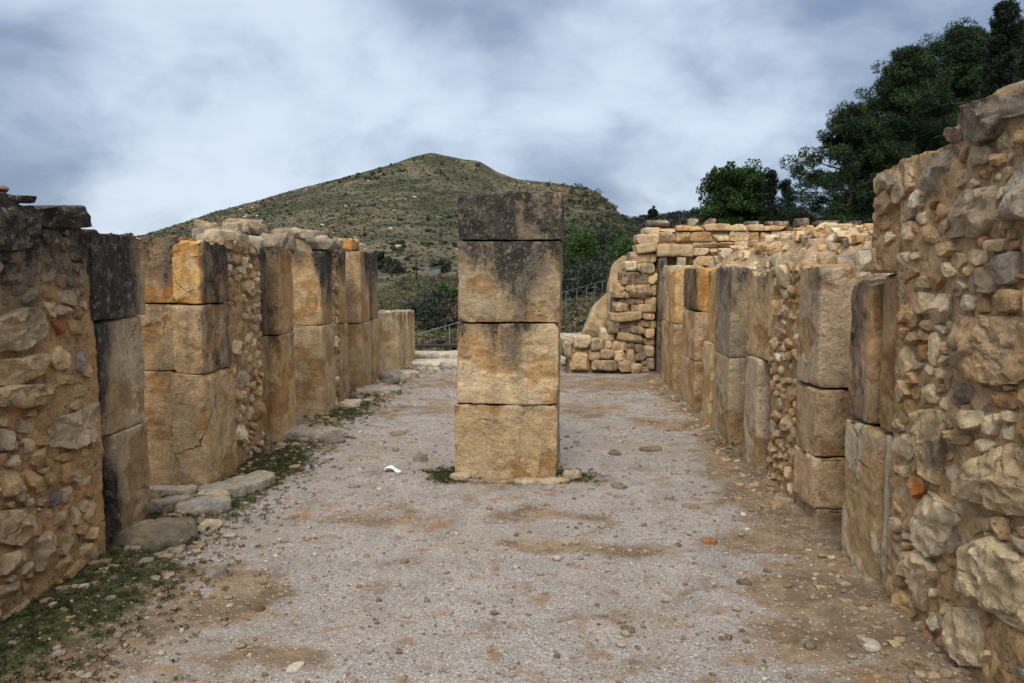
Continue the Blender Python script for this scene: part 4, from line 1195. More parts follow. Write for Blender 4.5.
def pack(polys, y0, y1, topf, seed, s0, s1, gap=.006, flat=.72, z0=-.04, keep=.85, zlo=None):
    """irregular close-packed stones filling the face between the big ones; sizes from s0 to s1"""
    r = np.random.RandomState(seed)
    SC = np.array([1.0, 1 / flat])
    block = []
    for p in polys:
        p = np.array(p); c = p.mean(0)
        for a, b in zip(p, np.roll(p, -1, 0)):
            L = np.linalg.norm(b - a)
            for k in np.linspace(0, 1, max(2, int(L / .025)), endpoint=False):
                q = a + (b - a) * k
                block.append(q + (c - q) / (np.linalg.norm(c - q) + 1e-6) * .012)
    block = np.array(block).reshape(-1, 2)

    def inside(q):
        for p in polys:
            c = False
            for (ax, ay), (bx, by) in zip(p, p[-1:] + p[:-1]):
                if (ay > q[1]) != (by > q[1]) and q[0] < (bx - ax) * (q[1] - ay) / (by - ay) + ax:
                    c = not c
            if c: return True
        return False
    pts, rad = [], []
    for k in range(int(60 * (y1 - y0) * 2.2 / s0 ** 1.0)):
        q = np.array([r.uniform(y0, y1), r.uniform(z0, 2.4)])
        if q[1] > topf(q[0]) - s0 * .4: continue
        s = s0 + (s1 - s0) * r.uniform(0, 1) ** 2.0
        if pts:
            d = np.linalg.norm((np.array(pts) - q) * SC, axis=1) - np.array(rad) * .5 - s * .5
            if d.min() < 0: continue
        if len(block):
            if np.linalg.norm((block - q) * SC, axis=1).min() < s * .30: continue
            if inside(q): continue
        pts.append(q); rad.append(s)
    if not pts: return []
    A = np.concatenate([np.array(pts), block]) * SC
    RR = np.concatenate([np.array(rad), np.full(len(block), .02)])
    out = []
    for i, q in enumerate(pts):
        if r.uniform() > keep: continue
        s = q * SC; w_ = rad[i] * 1.25
        poly = [s + np.array(v) * w_ for v in ((-1, -1), (1, -1), (1, 1), (-1, 1))]
        d = np.linalg.norm(A - s, axis=1)
        for j in np.argsort(d)[1:46]:
            if d[j] > w_ * 3.2: break
            nn = (A[j] - s) / (d[j] + 1e-9)
            f = .5 if j >= len(pts) else np.clip(RR[i] / (RR[i] + RR[j]), .3, .7)
            if j >= len(pts): f = .86
            poly = clip_half(poly, s + nn * (d[j] * f - gap * .5), nn)
            if len(poly) < 3: break
        if len(poly) < 3: continue
        tp = topf(q[0]) * SC[1]
        poly = clip_half(poly, np.array([s[0], tp + .02]), np.array([0, 1.0]))
        poly = clip_half(poly, np.array([y0, s[1]]), np.array([-1.0, 0])) if poly else poly
        poly = clip_half(poly, np.array([y1, s[1]]), np.array([1.0, 0])) if poly else poly
        if zlo is not None and poly: poly = clip_half(poly, np.array([s[0], zlo * SC[1]]), np.array([0, -1.0]))
        if len(poly) < 3: continue
        P = np.array(poly) / SC
        c = P.mean(0)
        P = c + (P - c) * r.uniform(.88, 1.0, (len(P), 1))
        ext = P.max(0) - P.min(0)
        if ext.min() < .022: continue
        out.append([tuple(v) for v in P])
    return out


def put_stones(t, base, items, O, U, V, N, seed, lich=None, bulge=(.010, .032), res=.0135, stuff_from=96, mat=None):
    """items: list of (poly, colour or None, bulge or None)"""
    r = np.random.RandomState(seed)
    pal = [(.37, .265, .15), TAN, (.34, .215, .115), (.40, .30, .18), PAL, (.33, .275, .20), (.29, .19, .10), TAN, (.44, .36, .24), (.50, .43, .32)]
    rest = MB()
    for i, it in enumerate(items):
        poly, col, bu = (list(it) + [None, None])[:3]
        p = np.array(poly); A = min(p.max(0) - p.min(0))
        b = bu * .62 if bu is not None else min(r.uniform(*bulge), A * .38)
        c = jit(col, r, .06) if col is not None else jit(pal[r.randint(len(pal))], r)
        mb = MB() if i < stuff_from else rest
        add_dome(mb, poly, b, .12, seed * 100 + i, O + N * r.uniform(-.012, .012), U, V, N, res=res if i < stuff_from else .03, col=c, lich=lich or 0.0, rough=1.5)
        if i < stuff_from:
            mb.build('stone', mat or M_RUBBLE, t, base, sharp=32)
    if rest.n:
        tag(rest.build('rubble_fill', mat or M_RUBBLE, t, base, sharp=32), kind='stuff')


# near right wall
def topR(y):
    return float(np.interp(y, [0.5, 2.2, 3.30, 3.37, 3.40, 3.66, 3.72, 3.9, 4.17], [2.3, 2.27, 2.24, 2.20, 2.12, 2.12, 2.11, 2.10, 2.08]))


base = (2.0, 2.6, 0)
t = thing('rubble_wall', 'tall near right wall of big rough stones in earth mortar with grey capstones', 'wall', base, 'rubble walls of the ruin')
mb = MB()
W, F = core(mb, 1.682, .62, .6, 3.86, -.15, topR, 5, res=.016, amp=.026, sgn=-1); mb.add(W, F, (.36, .265, .155), 0.0)
W, F = core(mb, 1.680, .60, 3.84, 4.17, 1.585, topR, 6, res=.02, amp=.035, sgn=-1); mb.add(W, F, (.30, .195, .10), .08)
mb.build('mortar_core', M_MORTAR, t, base)
RC = dict(A=((.29, .255, .20), .09), B=((.27, .24, .19), .07), C=((.33, .275, .20), .05), D=((.31, .28, .235), .09), E=((.28, .26, .235), .05), F=((.25, .21, .165), .05), H=(RED, .03), M=(GRY, .05),
          N=((.38, .27, .165), .07), O=(PAL, .05), Q=((.37, .285, .17), .06), S=((.50, .43, .31), .09), T=(TAN, .08), X=((.42, .17, .045), .06), Y=((.43, .36, .25), .07), Z=((.44, .36, .255), .08),
          AA=((.13, .115, .10), .06), BB=((.43, .36, .245), .10), CC=((.45, .375, .265), .10), U=((.40, .315, .205), .10), V=(GRY, .05), R=((.36, .30, .21), .05), DD=(TAN, .03), J=(PAL, .04), K=(PAL, .04))
items = []
for k, p in R_STONES.items():
    c, b = RC.get(k, (None, None)); items.append((p, c, b))
polys = [list(p) for p in R_STONES.values()]
near = pack(polys, 2.86, 3.80, topR, 3, .06, .27, flat=.62, keep=.78) + pack([], 3.74, 4.16, lambda y: topR(y) - .02, 9, .07, .26, z0=1.62, zlo=1.59, keep=.7)
items += [(p,) for p in near]
off = pack(polys, .7, 2.86, lambda y: topR(y) - .02, 13, .10, .34, keep=.9)
items += [(p,) for p in off]
put_stones(t, base, items, np.array([1.672, 0, 0]), EY, EZ, -EX, 21, lich=lambda P: .30 * sst(P[:, 2], 1.75, 2.3) * (.6 + fbm(P * 2, 3, 4)) + .22 * sst(fbm(P * 2.2, 3, 14), .05, .35), stuff_from=len(R_STONES) + len(near))
for i, (y0, y1, z0, z1, x0, x1) in enumerate(((2.86, 3.35, 2.10, 2.285, 1.70, 2.25), (3.40, 3.67, 1.98, 2.125, 1.72, 2.3), (2.2, 2.8, 2.12, 2.33, 1.7, 2.3))):
    mb = MB(); V, F = roundbox((x0, y0, z0), (x1, y1, z1), .018, .03, .014, .03, 300 + i, 3, 0, crg=.08, bites=8, bite=(.02, .09)); mb.add(V, F, (.27, .25, .215), .12)
    mb.build('capstone', M_STONE, t, base, sharp=35)


# near left wall
def topL(y):
    return float(np.interp(y, [.8, 2.5, 3.4, 3.68, 3.72, 4.02, 4.08, 4.2], [1.95, 1.95, 1.93, 1.90, 1.90, 1.885, 1.80, 1.79]))


base = (-2.75, 2.8, 0)
t = thing('rubble_wall', 'near left rubble wall with black lichen along its ragged top, ending at the black pier', 'wall', base, 'rubble walls of the ruin')
mb = MB()
W, F = core(mb, -2.412, .62, .9, 4.16, -.15, topL, 15, res=.016, amp=.026, sgn=1)
lf = lich_fn(1.9, .75, .62, 6, .16)
mb.add(W, F, (.32, .215, .115), lf(W))
mb.build('mortar_core', M_MORTAR, t, base)
LC = dict(a=((.26, .23, .19), .10), b=((.24, .20, .15), .08), b2=(RED, .06), e=((.25, .095, .05), .05), f=((.24, .22, .195), .05), d=((.40, .33, .23), .06), h=((.33, .26, .17), .07), j=((.35, .265, .155), .09), k=((.38, .31, .215), .08),
          o=((.40, .25, .13), .07), n=((.38, .27, .15), .08), s=((.12, .115, .115), .05), v=((.35, .28, .19), .11), w=((.36, .28, .19), .08), x=((.30, .22, .14), .05), y=((.36, .30, .21), .09), z=(TAN, .07), i=((.36, .26, .15), .07), i7=((.33, .23, .13), .05), m=(GRY, .06))
items = []
for k, p in L_STONES.items():
    c, b = LC.get(k, (None, None)); items.append((p, c, b))
polys = [list(p) for p in L_STONES.values()]
near = pack(polys, 3.30, 4.06, topL, 33, .06, .27, flat=.62, keep=.80)
items += [(p,) for p in near]
off = pack(polys, 1.0, 3.30, lambda y: topL(y) - .02, 43, .10, .34, keep=.9)
items += [(p,) for p in off]
put_stones(t, base, items, np.array([-2.402, 0, 0]), EY, EZ, EX, 51, lich=lf, stuff_from=len(L_STONES) + len(near))
for i, (y0, y1, z0, z1, x0, x1) in enumerate(((3.70, 4.0, 1.74, 1.90, -2.95, -2.43), (3.2, 3.66, 1.80, 1.945, -3.0, -2.44), (3.45, 3.63, 1.93, 1.985, -2.7, -2.47))):
    mb = MB(); V, F = roundbox((x0, y0, z0), (x1, y1, z1), .016, .02, .012, .03, 330 + i, 3, 0, crg=.10, bites=8, bite=(.01, .06)); mb.add(V, F, RED if i == 2 else (.26, .23, .19), .1 if i == 2 else .42)
    mb.build('capstone', M_STONE, t, base, sharp=35)


# short infill walls between the piers
def infill(label, sgn, xf, y0, y1, tops, seed, group='rubble walls of the ruin', nmax=60, res=.03, caps=(), thick=.6, rmax=.13, lich=None, capl=.12):
    tf = lambda y: float(np.interp(y, [p[0] for p in tops], [p[1] for p in tops]))
    base = (xf - sgn * .3, (y0 + y1) / 2, 0)
    t = thing('rubble_wall', label, 'wall', base, group)
    mb = MB()
    W, F = core(mb, xf - sgn * .008, thick, y0, y1, -.12, tf, seed, res=.04, amp=.04, sgn=sgn)
    mb.add(W, F, (.31, .21, .115), lich(W) if lich else 0.0)
    mb.build('mortar_core', M_MORTAR, t, base)
    its = [(p,) for p in pack([], y0 + .01, y1 - .01, lambda y: tf(y) - .01, seed, .06, rmax * 2.3, gap=.008, flat=.65, keep=.88)]
    put_stones(t, base, its, np.array([xf - sgn * .0, 0, 0]), EY, EZ, sgn * EX, seed, lich=lich, res=res, bulge=(.02, .06))
    r = np.random.RandomState(seed)
    for i, (cx, cy, cz, a, b, c) in enumerate(caps):
        mb = MB(); V, F = roundbox((cx - a, cy - b, cz - c), (cx + a, cy + b, cz + c), min(.025, min(a, b, c) / 3.5), min(a, b, c) * .12, min(a, b, c) * .10, .012, seed * 9 + i, 4, 0, crg=.16, bites=9, bite=(min(a, b, c) * .1, min(a, b, c) * .9))
        c0 = np.array([cx, cy, cz]); ra, rb = r.uniform(0, 3.14), r.normal() * .22
        D = V - c0; D[:, 2] += D[:, 0] * rb + D[:, 1] * r.normal() * .18
        V = c0 + np.stack([D[:, 0] * math.cos(ra) - D[:, 1] * math.sin(ra), D[:, 0] * math.sin(ra) + D[:, 1] * math.cos(ra), D[:, 2]], 1)
        mb.add(V, F, jit([(.42, .36, .27), (.27, .235, .185), (.34, .27, .18), (.36, .32, .26)][i % 4], r), capl)
        mb.build('capstone', M_STONE, t, base, sharp=35)
    return t


def caprow(x0, x1, y0, y1, zf, n, seed, s=(.06, .14)):
    r = np.random.RandomState(seed); out = []
    for i in range(n):
        y = y0 + (y1 - y0) * (i + r.uniform(.1, .9)) / n
        a, b, c = r.uniform(*s), r.uniform(*s), r.uniform(*s) * .62
        out.append((r.uniform(x0, x1), y, zf(y) + c * .55, a, b, c))
    return out


lfL = lich_fn(1.9, .5, .34, 9, .05)
infill('left rubble infill with loose pale stones piled on top, beside the bright orange pier', 1, -2.45, 5.93, 6.74, [(5.9, 1.78), (6.2, 1.84), (6.75, 1.80)], 61,
       caps=caprow(-2.75, -2.5, 6.1, 6.75, lambda y: 1.82, 6, 4, (.06, .11)) + caprow(-2.95, -2.5, 6.6, 7.45, lambda y: 1.81, 12, 5, (.07, .14)) + caprow(-2.9, -2.6, 6.7, 7.4, lambda y: 1.93, 7, 6, (.06, .12)), lich=lfL, thick=.75)
infill('thin left rubble seam of small stones beside the grey-black stained pier', 1, -2.41, 8.84, 9.13, [(8.8, 1.86), (9.2, 1.9)], 62, nmax=24,
       caps=caprow(-3.0, -2.45, 8.35, 9.55, lambda y: 1.83, 16, 8, (.07, .16)) + caprow(-2.9, -2.55, 8.4, 9.4, lambda y: 1.96, 6, 18, (.06, .12)) + caprow(-2.9, -2.5, 10.5, 11.2, lambda y: 1.85, 6, 28, (.05, .12)), lich=lfL, rmax=.10, thick=.75)
infill('right rubble infill of small pale stones beneath the earth heap', -1, 1.73, 5.40, 6.10, [(5.3, 1.62), (5.7, 1.66), (6.1, 1.62)], 63, nmax=70, thick=.5, rmax=.11,
       caps=caprow(1.8, 2.2, 5.3, 6.9, lambda y: 1.62, 9, 13, (.05, .11)))

# ---------------------------------------------------------- dry-stone cross wall
base = (1.1, 12.5, 0)
t = thing('dry_stone_wall', 'stepped wall of dry-laid rounded stones closing the right far end of the court', 'wall', base)
r = np.random.RandomState(5)
for i, (x0, z0, x1, z1) in enumerate(X_STONES):
    z0 = max(z0, -.05)
    s = min(x1 - x0, z1 - z0)
    y0 = 12.27 + r.uniform(-.03, .03)
    mb = MB(); V, F = roundbox((x0 - .003, y0, z0 - .003), (x1 + .003, y0 + r.uniform(.45, .6), z1 + .003), .016, s * r.uniform(.08, .2), s * .04, .010, 700 + i, 5, 0, crg=.10, bites=9, bite=(s * .05, s * .30))
    cc = np.array([(x0 + x1) / 2, (z0 + z1) / 2]); an = r.normal() * .07; ca, sa = math.cos(an), math.sin(an)
    dv = V[:, [0, 2]] - cc
    V[:, 0], V[:, 2] = cc[0] + dv[:, 0] * ca - dv[:, 1] * sa, cc[1] + dv[:, 0] * sa + dv[:, 1] * ca
    V[:, 1] += r.uniform(-.035, .035)
    c = PAL if i in (0, 5, 30, 34, 35, 56) else [TAN, (.39, .285, .16), (.37, .275, .165), (.33, .245, .15), (.41, .315, .19)][r.randint(5)]
    mb.add(V, F, jit(c, r, .24), r.uniform(0, .30))
    mb.build('stone', M_RUBBLE, t, base, sharp=35)
mb = MB()
for (x0, x1, z0, z1) in ((.32, 1.66, -.1, .42), (1.02, 1.66, .42, 1.2), (1.22, 1.66, 1.2, 1.72), (1.42, 1.66, 1.72, 2.12)):
    V, F = roundbox((x0 + .02, 12.36, z0), (x1, 12.9, z1), .06, .04, .02, .03, int(x0 * 50)); mb.add(V, F, (.10, .07, .042), 0)
mb.build('earth_core', M_MORTAR, t, base)
t = thing('leaning_slab', 'large smooth boulder-like slab leaning behind the lower steps of the dry-stone wall', 'boulder', (.85, 13.2, 0), 'big slabs propped behind the dry-stone wall')


def slab_from(poly, y0, y1, t, base, seed, col):
    mb = MB()
    P, F3, F4 = dome(poly, .16, y1 - y0, seed, np.array([0, y0, 0]), EX, EZ, -EY, res=.03, rough=.9)
    mb.add(P, F4, col, 0.02); mb.f.append(F3)
    mb.build('slab', M_STONE, t, base)


slab_from([(.52, .15), (.62, .60), (.78, 1.0), (1.10, 1.30), (1.22, .9), (1.1, .3), (1.0, .1)], 13.1, 13.5, t, (.85, 13.2, 0), 801, (.33, .255, .16))
t = thing('leaning_slab', 'upright rounded slab standing above the lower leaning slab, against the dry-stone steps', 'boulder', (1.15, 13.3, 0), 'big slabs propped behind the dry-stone wall')
slab_from([(1.0, .5), (1.02, 1.35), (1.10, 1.72), (1.27, 1.85), (1.42, 1.8), (1.4, 1.2), (1.3, .5)], 12.98, 13.35, t, (1.15, 13.3, 0), 802, (.36, .27, .165))

# ---------------------------------------------------------- coursed wall at the back on the right
base = (4.0, 12.5, 1.2)
t = thing('coursed_wall', 'long coursed wall of squared stones behind the earth heap, with loose stones along its top', 'wall', base)
r = np.random.RandomState(15)
mb = MB(); V, F = roundbox((1.70, 12.36, 1.0), (7.2, 12.95, 2.20), .07, .03, .03, .03, 5); mb.add(V, F, (.27, .19, .11), 0); mb.build('mortar_core', M_MORTAR, t, base)
z = 1.30; first = True; cnt = 0
fill = MB()
while z < 2.26:
    h = r.uniform(.10, .19)
    if z + h > 2.2: h = 2.30 - z
    x = 2.24 if z < 2.0 else 1.66
    while x < 7.1:
        wd = r.uniform(.14, .46)
        top = min(z + h, 2.30 + .04 * math.sin(x * 3)) - r.uniform(0, .03)
        V, F = roundbox((x + .004, 12.27 + r.uniform(-.03, .03), z + .004), (x + wd - .004, 12.70, top), .022, .010, .008, .03, 900 + cnt, 5, 0, crg=.07, bites=7, bite=(.01, .06))
        c = jit([TAN, (.36, .275, .17), (.42, .33, .21), (.33, .275, .2), (.37, .25, .13), PAL][r.randint(6)], r)
        if cnt < 88:
            q = MB(); q.add(V, F, c, .05); q.build('stone', M_RUBBLE, t, base, sharp=35)
        else:
            fill.add(V, F, c, .05)
        cnt += 1
        x += wd
    z += h
if fill.n:
    tag(fill.build('stone_courses', M_RUBBLE, t, base, sharp=35), kind='stuff')
for i in range(12):
    x = 1.75 + i * .44 + r.uniform(-.12, .12); a, b, c = r.uniform(.06, .17), r.uniform(.1, .16), r.uniform(.03, .07)
    q = MB(); V, F = roundbox((x - a, 12.5 - b, 2.29 - c * .4), (x + a, 12.5 + b, 2.29 + c * 1.4), .02, c * .12, c * .12, .01, 950 + i, 4, 0, crg=.16, bites=9, bite=(c * .1, c * .9)); q.add(V, F, jit([GRY, (.36, .30, .21), TAN][i % 3], r), .3)
    q.build('capstone', M_STONE, t, base, sharp=35)

# rubble lying on the earth heap
r = np.random.RandomState(25)
mb = MB()
for i in range(620):
    x = 2.16 + abs(r.normal()) * .55; y = r.uniform(4.5, 12.1)
    s = min(.13, r.lognormal(-3.35, .5))
    zz = gz(x, y)
    V, F = roundbox((x - s * r.uniform(.7, 1.4), y - s, zz - s * .5), (x + s * r.uniform(.7, 1.4), y + s, zz + s * .75), max(.012, s / 2.4), s * .1, s * .1, 0, 2000 + i, 6, 0, crg=.14, bites=8, bite=(s * .1, s * .8))
    mb.add(V, F, jit([PAL, (.50, .44, .34), (.36, .30, .22), TAN, (.40, .31, .19)][r.randint(5)], r, .2), .04)
tag(mb.build('heap_rubble', M_RUBBLE, sharp=35), 'loose stones and rubble strewn over the earth heap behind the right-hand piers', 'rubble', kind='stuff')

# ---------------------------------------------------------- slabs and stones on the ground
def slab(label, x, y, lx, ly, h, rot, col, seed, name='stone_slab', cat='slab', group='flat slabs along the foot of the left row', l=.05, r_=.4, cuts=3, tilt=0.0, disc=.7, crg=.22):
    z = gz(x, y)
    V, F = roundbox((-lx / 2, -ly / 2, -.04), (lx / 2, ly / 2, h), min(.014, h / 3 + .006), min(h, lx, ly) * r_ * .5, min(h, .05) * .22, .02, seed, 5, 0, crg=crg, bites=cuts * 3, bite=(h * .05, min(h, .12) * .6))
    u, v = np.clip(V[:, 0] / (lx / 2), -1, 1), np.clip(V[:, 1] / (ly / 2), -1, 1)
    V[:, 0] *= np.sqrt(1 - disc * v * v / 2); V[:, 1] *= np.sqrt(1 - disc * u * u / 2)
    V[:, :2] += (np.stack([fbm(V * 5 + seed, 3, seed), fbm(V * 5 + 30 + seed, 3, seed)], 1)) * min(lx, ly) * .22
    V[:, 2] += V[:, 0] * tilt
    c, s = math.cos(rot), math.sin(rot)
    V[:, :2] = V[:, :2] @ np.array([[c, s], [-s, c]])
    if name == 'loose_stone': z -= h * .28
    mb = MB(); mb.add(V + np.array([x, y, z]), F, col, l)
    o = mb.build(name, M_STONE, None, (x, y, z), sharp=40)
    return tag(o, label, cat, group)


slab('long pale threshold slab beyond the first left doorway', -2.18, 5.50, .26, .62, .055, -.55, (.30, .27, .23), 401)
slab('narrow pale slab lying across the foot of the orange-topped pier', -2.62, 5.30, .42, .13, .05, .1, (.36, .32, .25), 402)
slab('grey elongated slab at the edge of the gravel by the first left doorway', -2.22, 4.98, .34, .18, .06, .5, (.25, .245, .24), 403)
slab('grey-brown slab beside the reddish stone in the first left doorway', -2.42, 4.96, .30, .12, .07, .7, (.25, .225, .195), 404)
slab('reddish stone lying in the first left doorway', -2.60, 4.98, .16, .13, .08, .3, (.26, .12, .065), 405, 'red_stone', 'stone', None)
slab('dark rough mossy hump of stone at the foot of the black left pier', -2.23, 4.42, .36, .34, .06, .3, (.17, .15, .115), 406, 'mossy_stone', 'stone', None, .12, .5, 6, crg=.75)
slab('pale yellowish slab tucked between doorway slabs and gravel', -2.25, 5.22, .2, .12, .05, .2, (.38, .34, .24), 413)
slab('grey rough hump of bedrock in the second left doorway', -2.2, 7.28, .5, .3, .06, .2, (.25, .23, .205), 407, 'rough_stone', 'stone', None, .1, .5, 5, crg=.6)
slab('darker grey rough stone right of the bedrock hump in the second left doorway', -1.98, 7.2, .24, .2, .05, -.3, (.17, .155, .14), 408, 'rough_stone', 'stone', None, .12, .5, 5, crg=.6)
slab('pale flat slab near the foot of the narrow streaked left jamb', -2.23, 9.0, .22, .35, .05, .1, (.40, .36, .29), 409)
slab('thin grey slab at the foot of the pier crowned by the orange stone', -2.15, 10.1, .55, .5, .05, .1, (.27, .255, .22), 410)
slab('lumpy grey stone by the last full-height left pier', -2.14, 11.0, .34, .36, .13, .4, (.20, .19, .165), 411, 'rough_stone', 'stone', None, .1, .9, 4)
slab('flat slab in front of the low stump pier', -2.12, 11.75, .4, .42, .06, 0, (.33, .29, .22), 412)
slab('long pale kerb stone closing the far end of the court', -1.55, 13.15, 1.3, .5, .10, .02, (.40, .385, .34), 414, 'kerb_stone', 'slab', 'kerb stones at the far end', .05, .3, disc=.1)
slab('rear pale kerb stone just before the dark wooden rail', -1.62, 13.85, 1.7, .55, .15, -.02, (.36, .345, .30), 415, 'kerb_stone', 'slab', 'kerb stones at the far end', .05, .3, disc=.1)
slab('whitish flat block at the foot of the stump pier', -1.95, 12.75, .5, .3, .10, .1, (.50, .48, .43), 416, 'kerb_stone', 'slab', 'kerb stones at the far end', .05, .3, disc=.1)
slab('flat pale ledge stone behind the lowest step of the dry-stone wall', .55, 13.7, 1.0, .9, .47, .02, (.36, .35, .33), 417, 'ledge_stone', 'slab', None, 0.02, .2, disc=.2)
slab('small pale stone at the lower left corner of the central pillar', -.64, 5.98, .16, .1, .05, .2, (.42, .38, .3), 418, 'loose_stone', 'stone', 'loose stones on the gravel')
slab('flat pale stone set in the earth along the foot of the central pillar', -.02, 5.92, .42, .11, .025, .03, (.40, .33, .23), 419, 'loose_stone', 'stone', 'loose stones on the gravel')
slab('round grey stone at the lower right corner of the central pillar', .21, 6.02, .14, .12, .07, .2, (.33, .30, .26), 420, 'loose_stone', 'stone', 'loose stones on the gravel')
for i, (lab, x, y, s, h, c) in enumerate((
        ('dark blackish stone on the gravel in the right foreground', 1.02, 4.0, .10, .055, (.07, .065, .065)),
        ('whitish pebble on the bottom edge of the gravel', -1.0, 3.04, .09, .04, (.50, .47, .42)),
        ('brown stone half sunk right of the pillar, the nearer of two close together', .99, 5.32, .13, .05, (.19, .16, .13)),
        ('greyish stone half sunk right of the pillar, the farther of two', .88, 5.50, .10, .05, (.24, .22, .2)),
        ('dark flat stone in the gravel some way right of the pillar foot', .55, 5.78, .16, .045, (.15, .14, .13)),
        ('mossy dark stone on the gravel beside the dark grey-fronted right pier', .95, 7.05, .22, .06, (.11, .105, .07)),
        ('second mossy stone left of the larger mossy stone near the right piers', .62, 6.9, .18, .05, (.12, .11, .075)),
        ('dark lump of stone left of the pillar beside the white scrap', -1.04, 6.55, .15, .10, (.15, .135, .12)),
        ('brown flat stone far left on the gravel before the fourth pier', -1.42, 7.6, .2, .06, (.20, .155, .11)),
        ('rough pointed stone at the foot of the far right piers', 1.35, 9.3, .18, .12, (.24, .2, .15)),
        ('rusty orange stone lying in the centre foreground gravel', .98, 4.62, .11, .04, (.27, .12, .06)),
        ('grey stone beside the rusty orange stone', 1.06, 4.70, .09, .05, (.21, .20, .19)),
        ('small reddish stone left of the centre gravel', -.9, 5.02, .07, .03, (.28, .13, .06)),
        ('white flat pebble on the earth at the foot of the near right wall', 1.40, 3.34, .12, .03, (.52, .49, .43)),
        ('dark brown clod on the gravel at the lower left', -1.36, 3.60, .10, .06, (.11, .075, .045)),
        ('grey cobble beside the brown clod at the lower left', -1.74, 4.02, .13, .07, (.19, .175, .165)))):
    slab(lab, x, y, s * .85, s * .62, h * .55, i * 1.3, c, 440 + i, 'loose_stone', 'stone', 'loose stones on the gravel', .0, .35, 6)
r = np.random.RandomState(321)
mb = MB()
for i in range(150):
    cx, cy, sx, sy = ((-2.2, 4.45, .16, .15), (-2.4, 5.02, .2, .12), (-2.15, 7.25, .2, .12), (-2.2, 9.4, .1, .4), (-2.15, 10.8, .12, .3))[i % 5 if i > 60 else 0]
    x, y = r.normal(cx, sx), r.normal(cy, sy)
    if x < -2.45 and y < 4.7: continue
    s = min(.06, r.lognormal(-3.7, .4)); zz = gz(x, y) + (.045 if i <= 60 and abs(x + 2.22) < .15 and abs(y - 4.42) < .13 else 0)
    V, F = roundbox((x - s * r.uniform(.8, 1.6), y - s, zz - s * .5), (x + s * r.uniform(.8, 1.6), y + s, zz + s * .55), max(.008, s / 3), s * .1, s * .1, 0, 7000 + i, 8, 0, crg=.16, bites=8, bite=(s * .1, s * .8))
    mb.add(V, F, jit([(.24, .22, .19), (.30, .27, .22), (.19, .165, .13), (.33, .28, .21)][r.randint(4)], r, .2), .12)
tag(mb.build('doorway_rubble', M_RUBBLE, sharp=35), 'grey crumbled stones and cobbles lying in the doorways of the left-hand row', 'rubble', kind='stuff')
# scrap of paper
x, y = -1.21, 6.2
P, Q = lattice(12, 8, 1)
T = P / np.array([12, 8, 1])
V = np.stack([(T[:, 0] - .5) * .13 + x, (T[:, 1] - .5) * .08 + y, T[:, 2] * .003], 1)
V[:, 2] += gz(x, y) + .015 + .03 * np.abs(fbm(V * 14, 3, 3)) + .02 * np.sin(T[:, 0] * 5)
mb = MB(); mb.add(V, Q, (1, 1, 1))
tag(mb.build('paper_scrap', M_PAPER), 'crumpled white scrap of litter on the gravel left of the pillar', 'litter')

# loose gravel and pebbles lying on the surface
r = np.random.RandomState(99)
n = 16000
X = r.uniform(-2.3, 1.68, n); Y = 2.3 + r.uniform(0, 1, n) ** 1.6 * 10
Z = ground_z(X[:, None], Y[:, None])[0][:, 0]
P, Q = lattice(2, 2, 2)
D = P - 1.0
D = D / np.linalg.norm(D, axis=1, keepdims=True)
mb = MB()
s = np.minimum(.028, r.lognormal(-5.5, .62, n))
s *= np.where(r.uniform(0, 1, n) < .5 * sst(np.abs(X), 1.0, 1.6), 1.5, 1)
ang = r.uniform(0, 6.28, n)
sc = np.stack([r.uniform(.7, 1.4, n), r.uniform(.7, 1.2, n), r.uniform(.45, .8, n)], 1) * s[:, None]
base_v = D[None] * sc[:, None] * r.uniform(.8, 1.2, (n, len(D), 1))
ca, sa = np.cos(ang)[:, None], np.sin(ang)[:, None]
VX = base_v[:, :, 0] * ca - base_v[:, :, 1] * sa + X[:, None]
VY = base_v[:, :, 0] * sa + base_v[:, :, 1] * ca + Y[:, None]
VZ = base_v[:, :, 2] + Z[:, None] + s[:, None] * .25
V = np.stack([VX, VY, VZ], -1).reshape(-1, 3)
F = (Q[None] + (np.arange(n) * len(D))[:, None, None]).reshape(-1, 4)
pal = np.array([(.27, .245, .215), (.22, .20, .175), (.34, .315, .28), (.17, .125, .085), (.13, .115, .10), (.42, .39, .35), (.22, .125, .07), (.25, .195, .135)])
mb.add(V, F, np.repeat(pal[r.choice(8, n, p=[.22, .2, .14, .14, .10, .06, .05, .09])], len(D), 0))
tag(mb.build('loose_gravel', M_RUBBLE, smooth=False), 'scattered pebbles and gravel chips over the floor of the court', 'gravel', kind='stuff')

r = np.random.RandomState(123)
mb = MB()
for i in range(520):
    if r.uniform() < .5:
        y = r.uniform(3.0, 11.5); x = 1.66 - abs(r.normal()) * .16
    else:
        y = r.uniform(2.8, 11.5); x = -2.40 + abs(r.normal()) * .16
    if r.uniform() < .08:
        a = r.uniform(0, 6.28); x, y = -.27 + .52 * math.cos(a), 6.28 + .42 * math.sin(a)
        if y > 6.3: continue
    s = min(.05, r.lognormal(-4.15, .45)); zz = gz(x, y)
    V, F = roundbox((x - s * r.uniform(.8, 1.5), y - s, zz - s * .5), (x + s * r.uniform(.8, 1.5), y + s, zz + s * .5), max(.008, s / 2), s * .1, s * .1, 0, 5000 + i, 8, 0, crg=.12, bites=7, bite=(s * .1, s * .7))
    mb.add(V, F, jit([(.34, .28, .19), (.28, .21, .13), (.26, .20, .135), (.20, .145, .09)][r.randint(4)], r, .2), .03)
tag(mb.build('wall_debris', M_RUBBLE, sharp=35), 'crumbled stone chips gathered along the feet of the walls and piers', 'debris', kind='stuff')

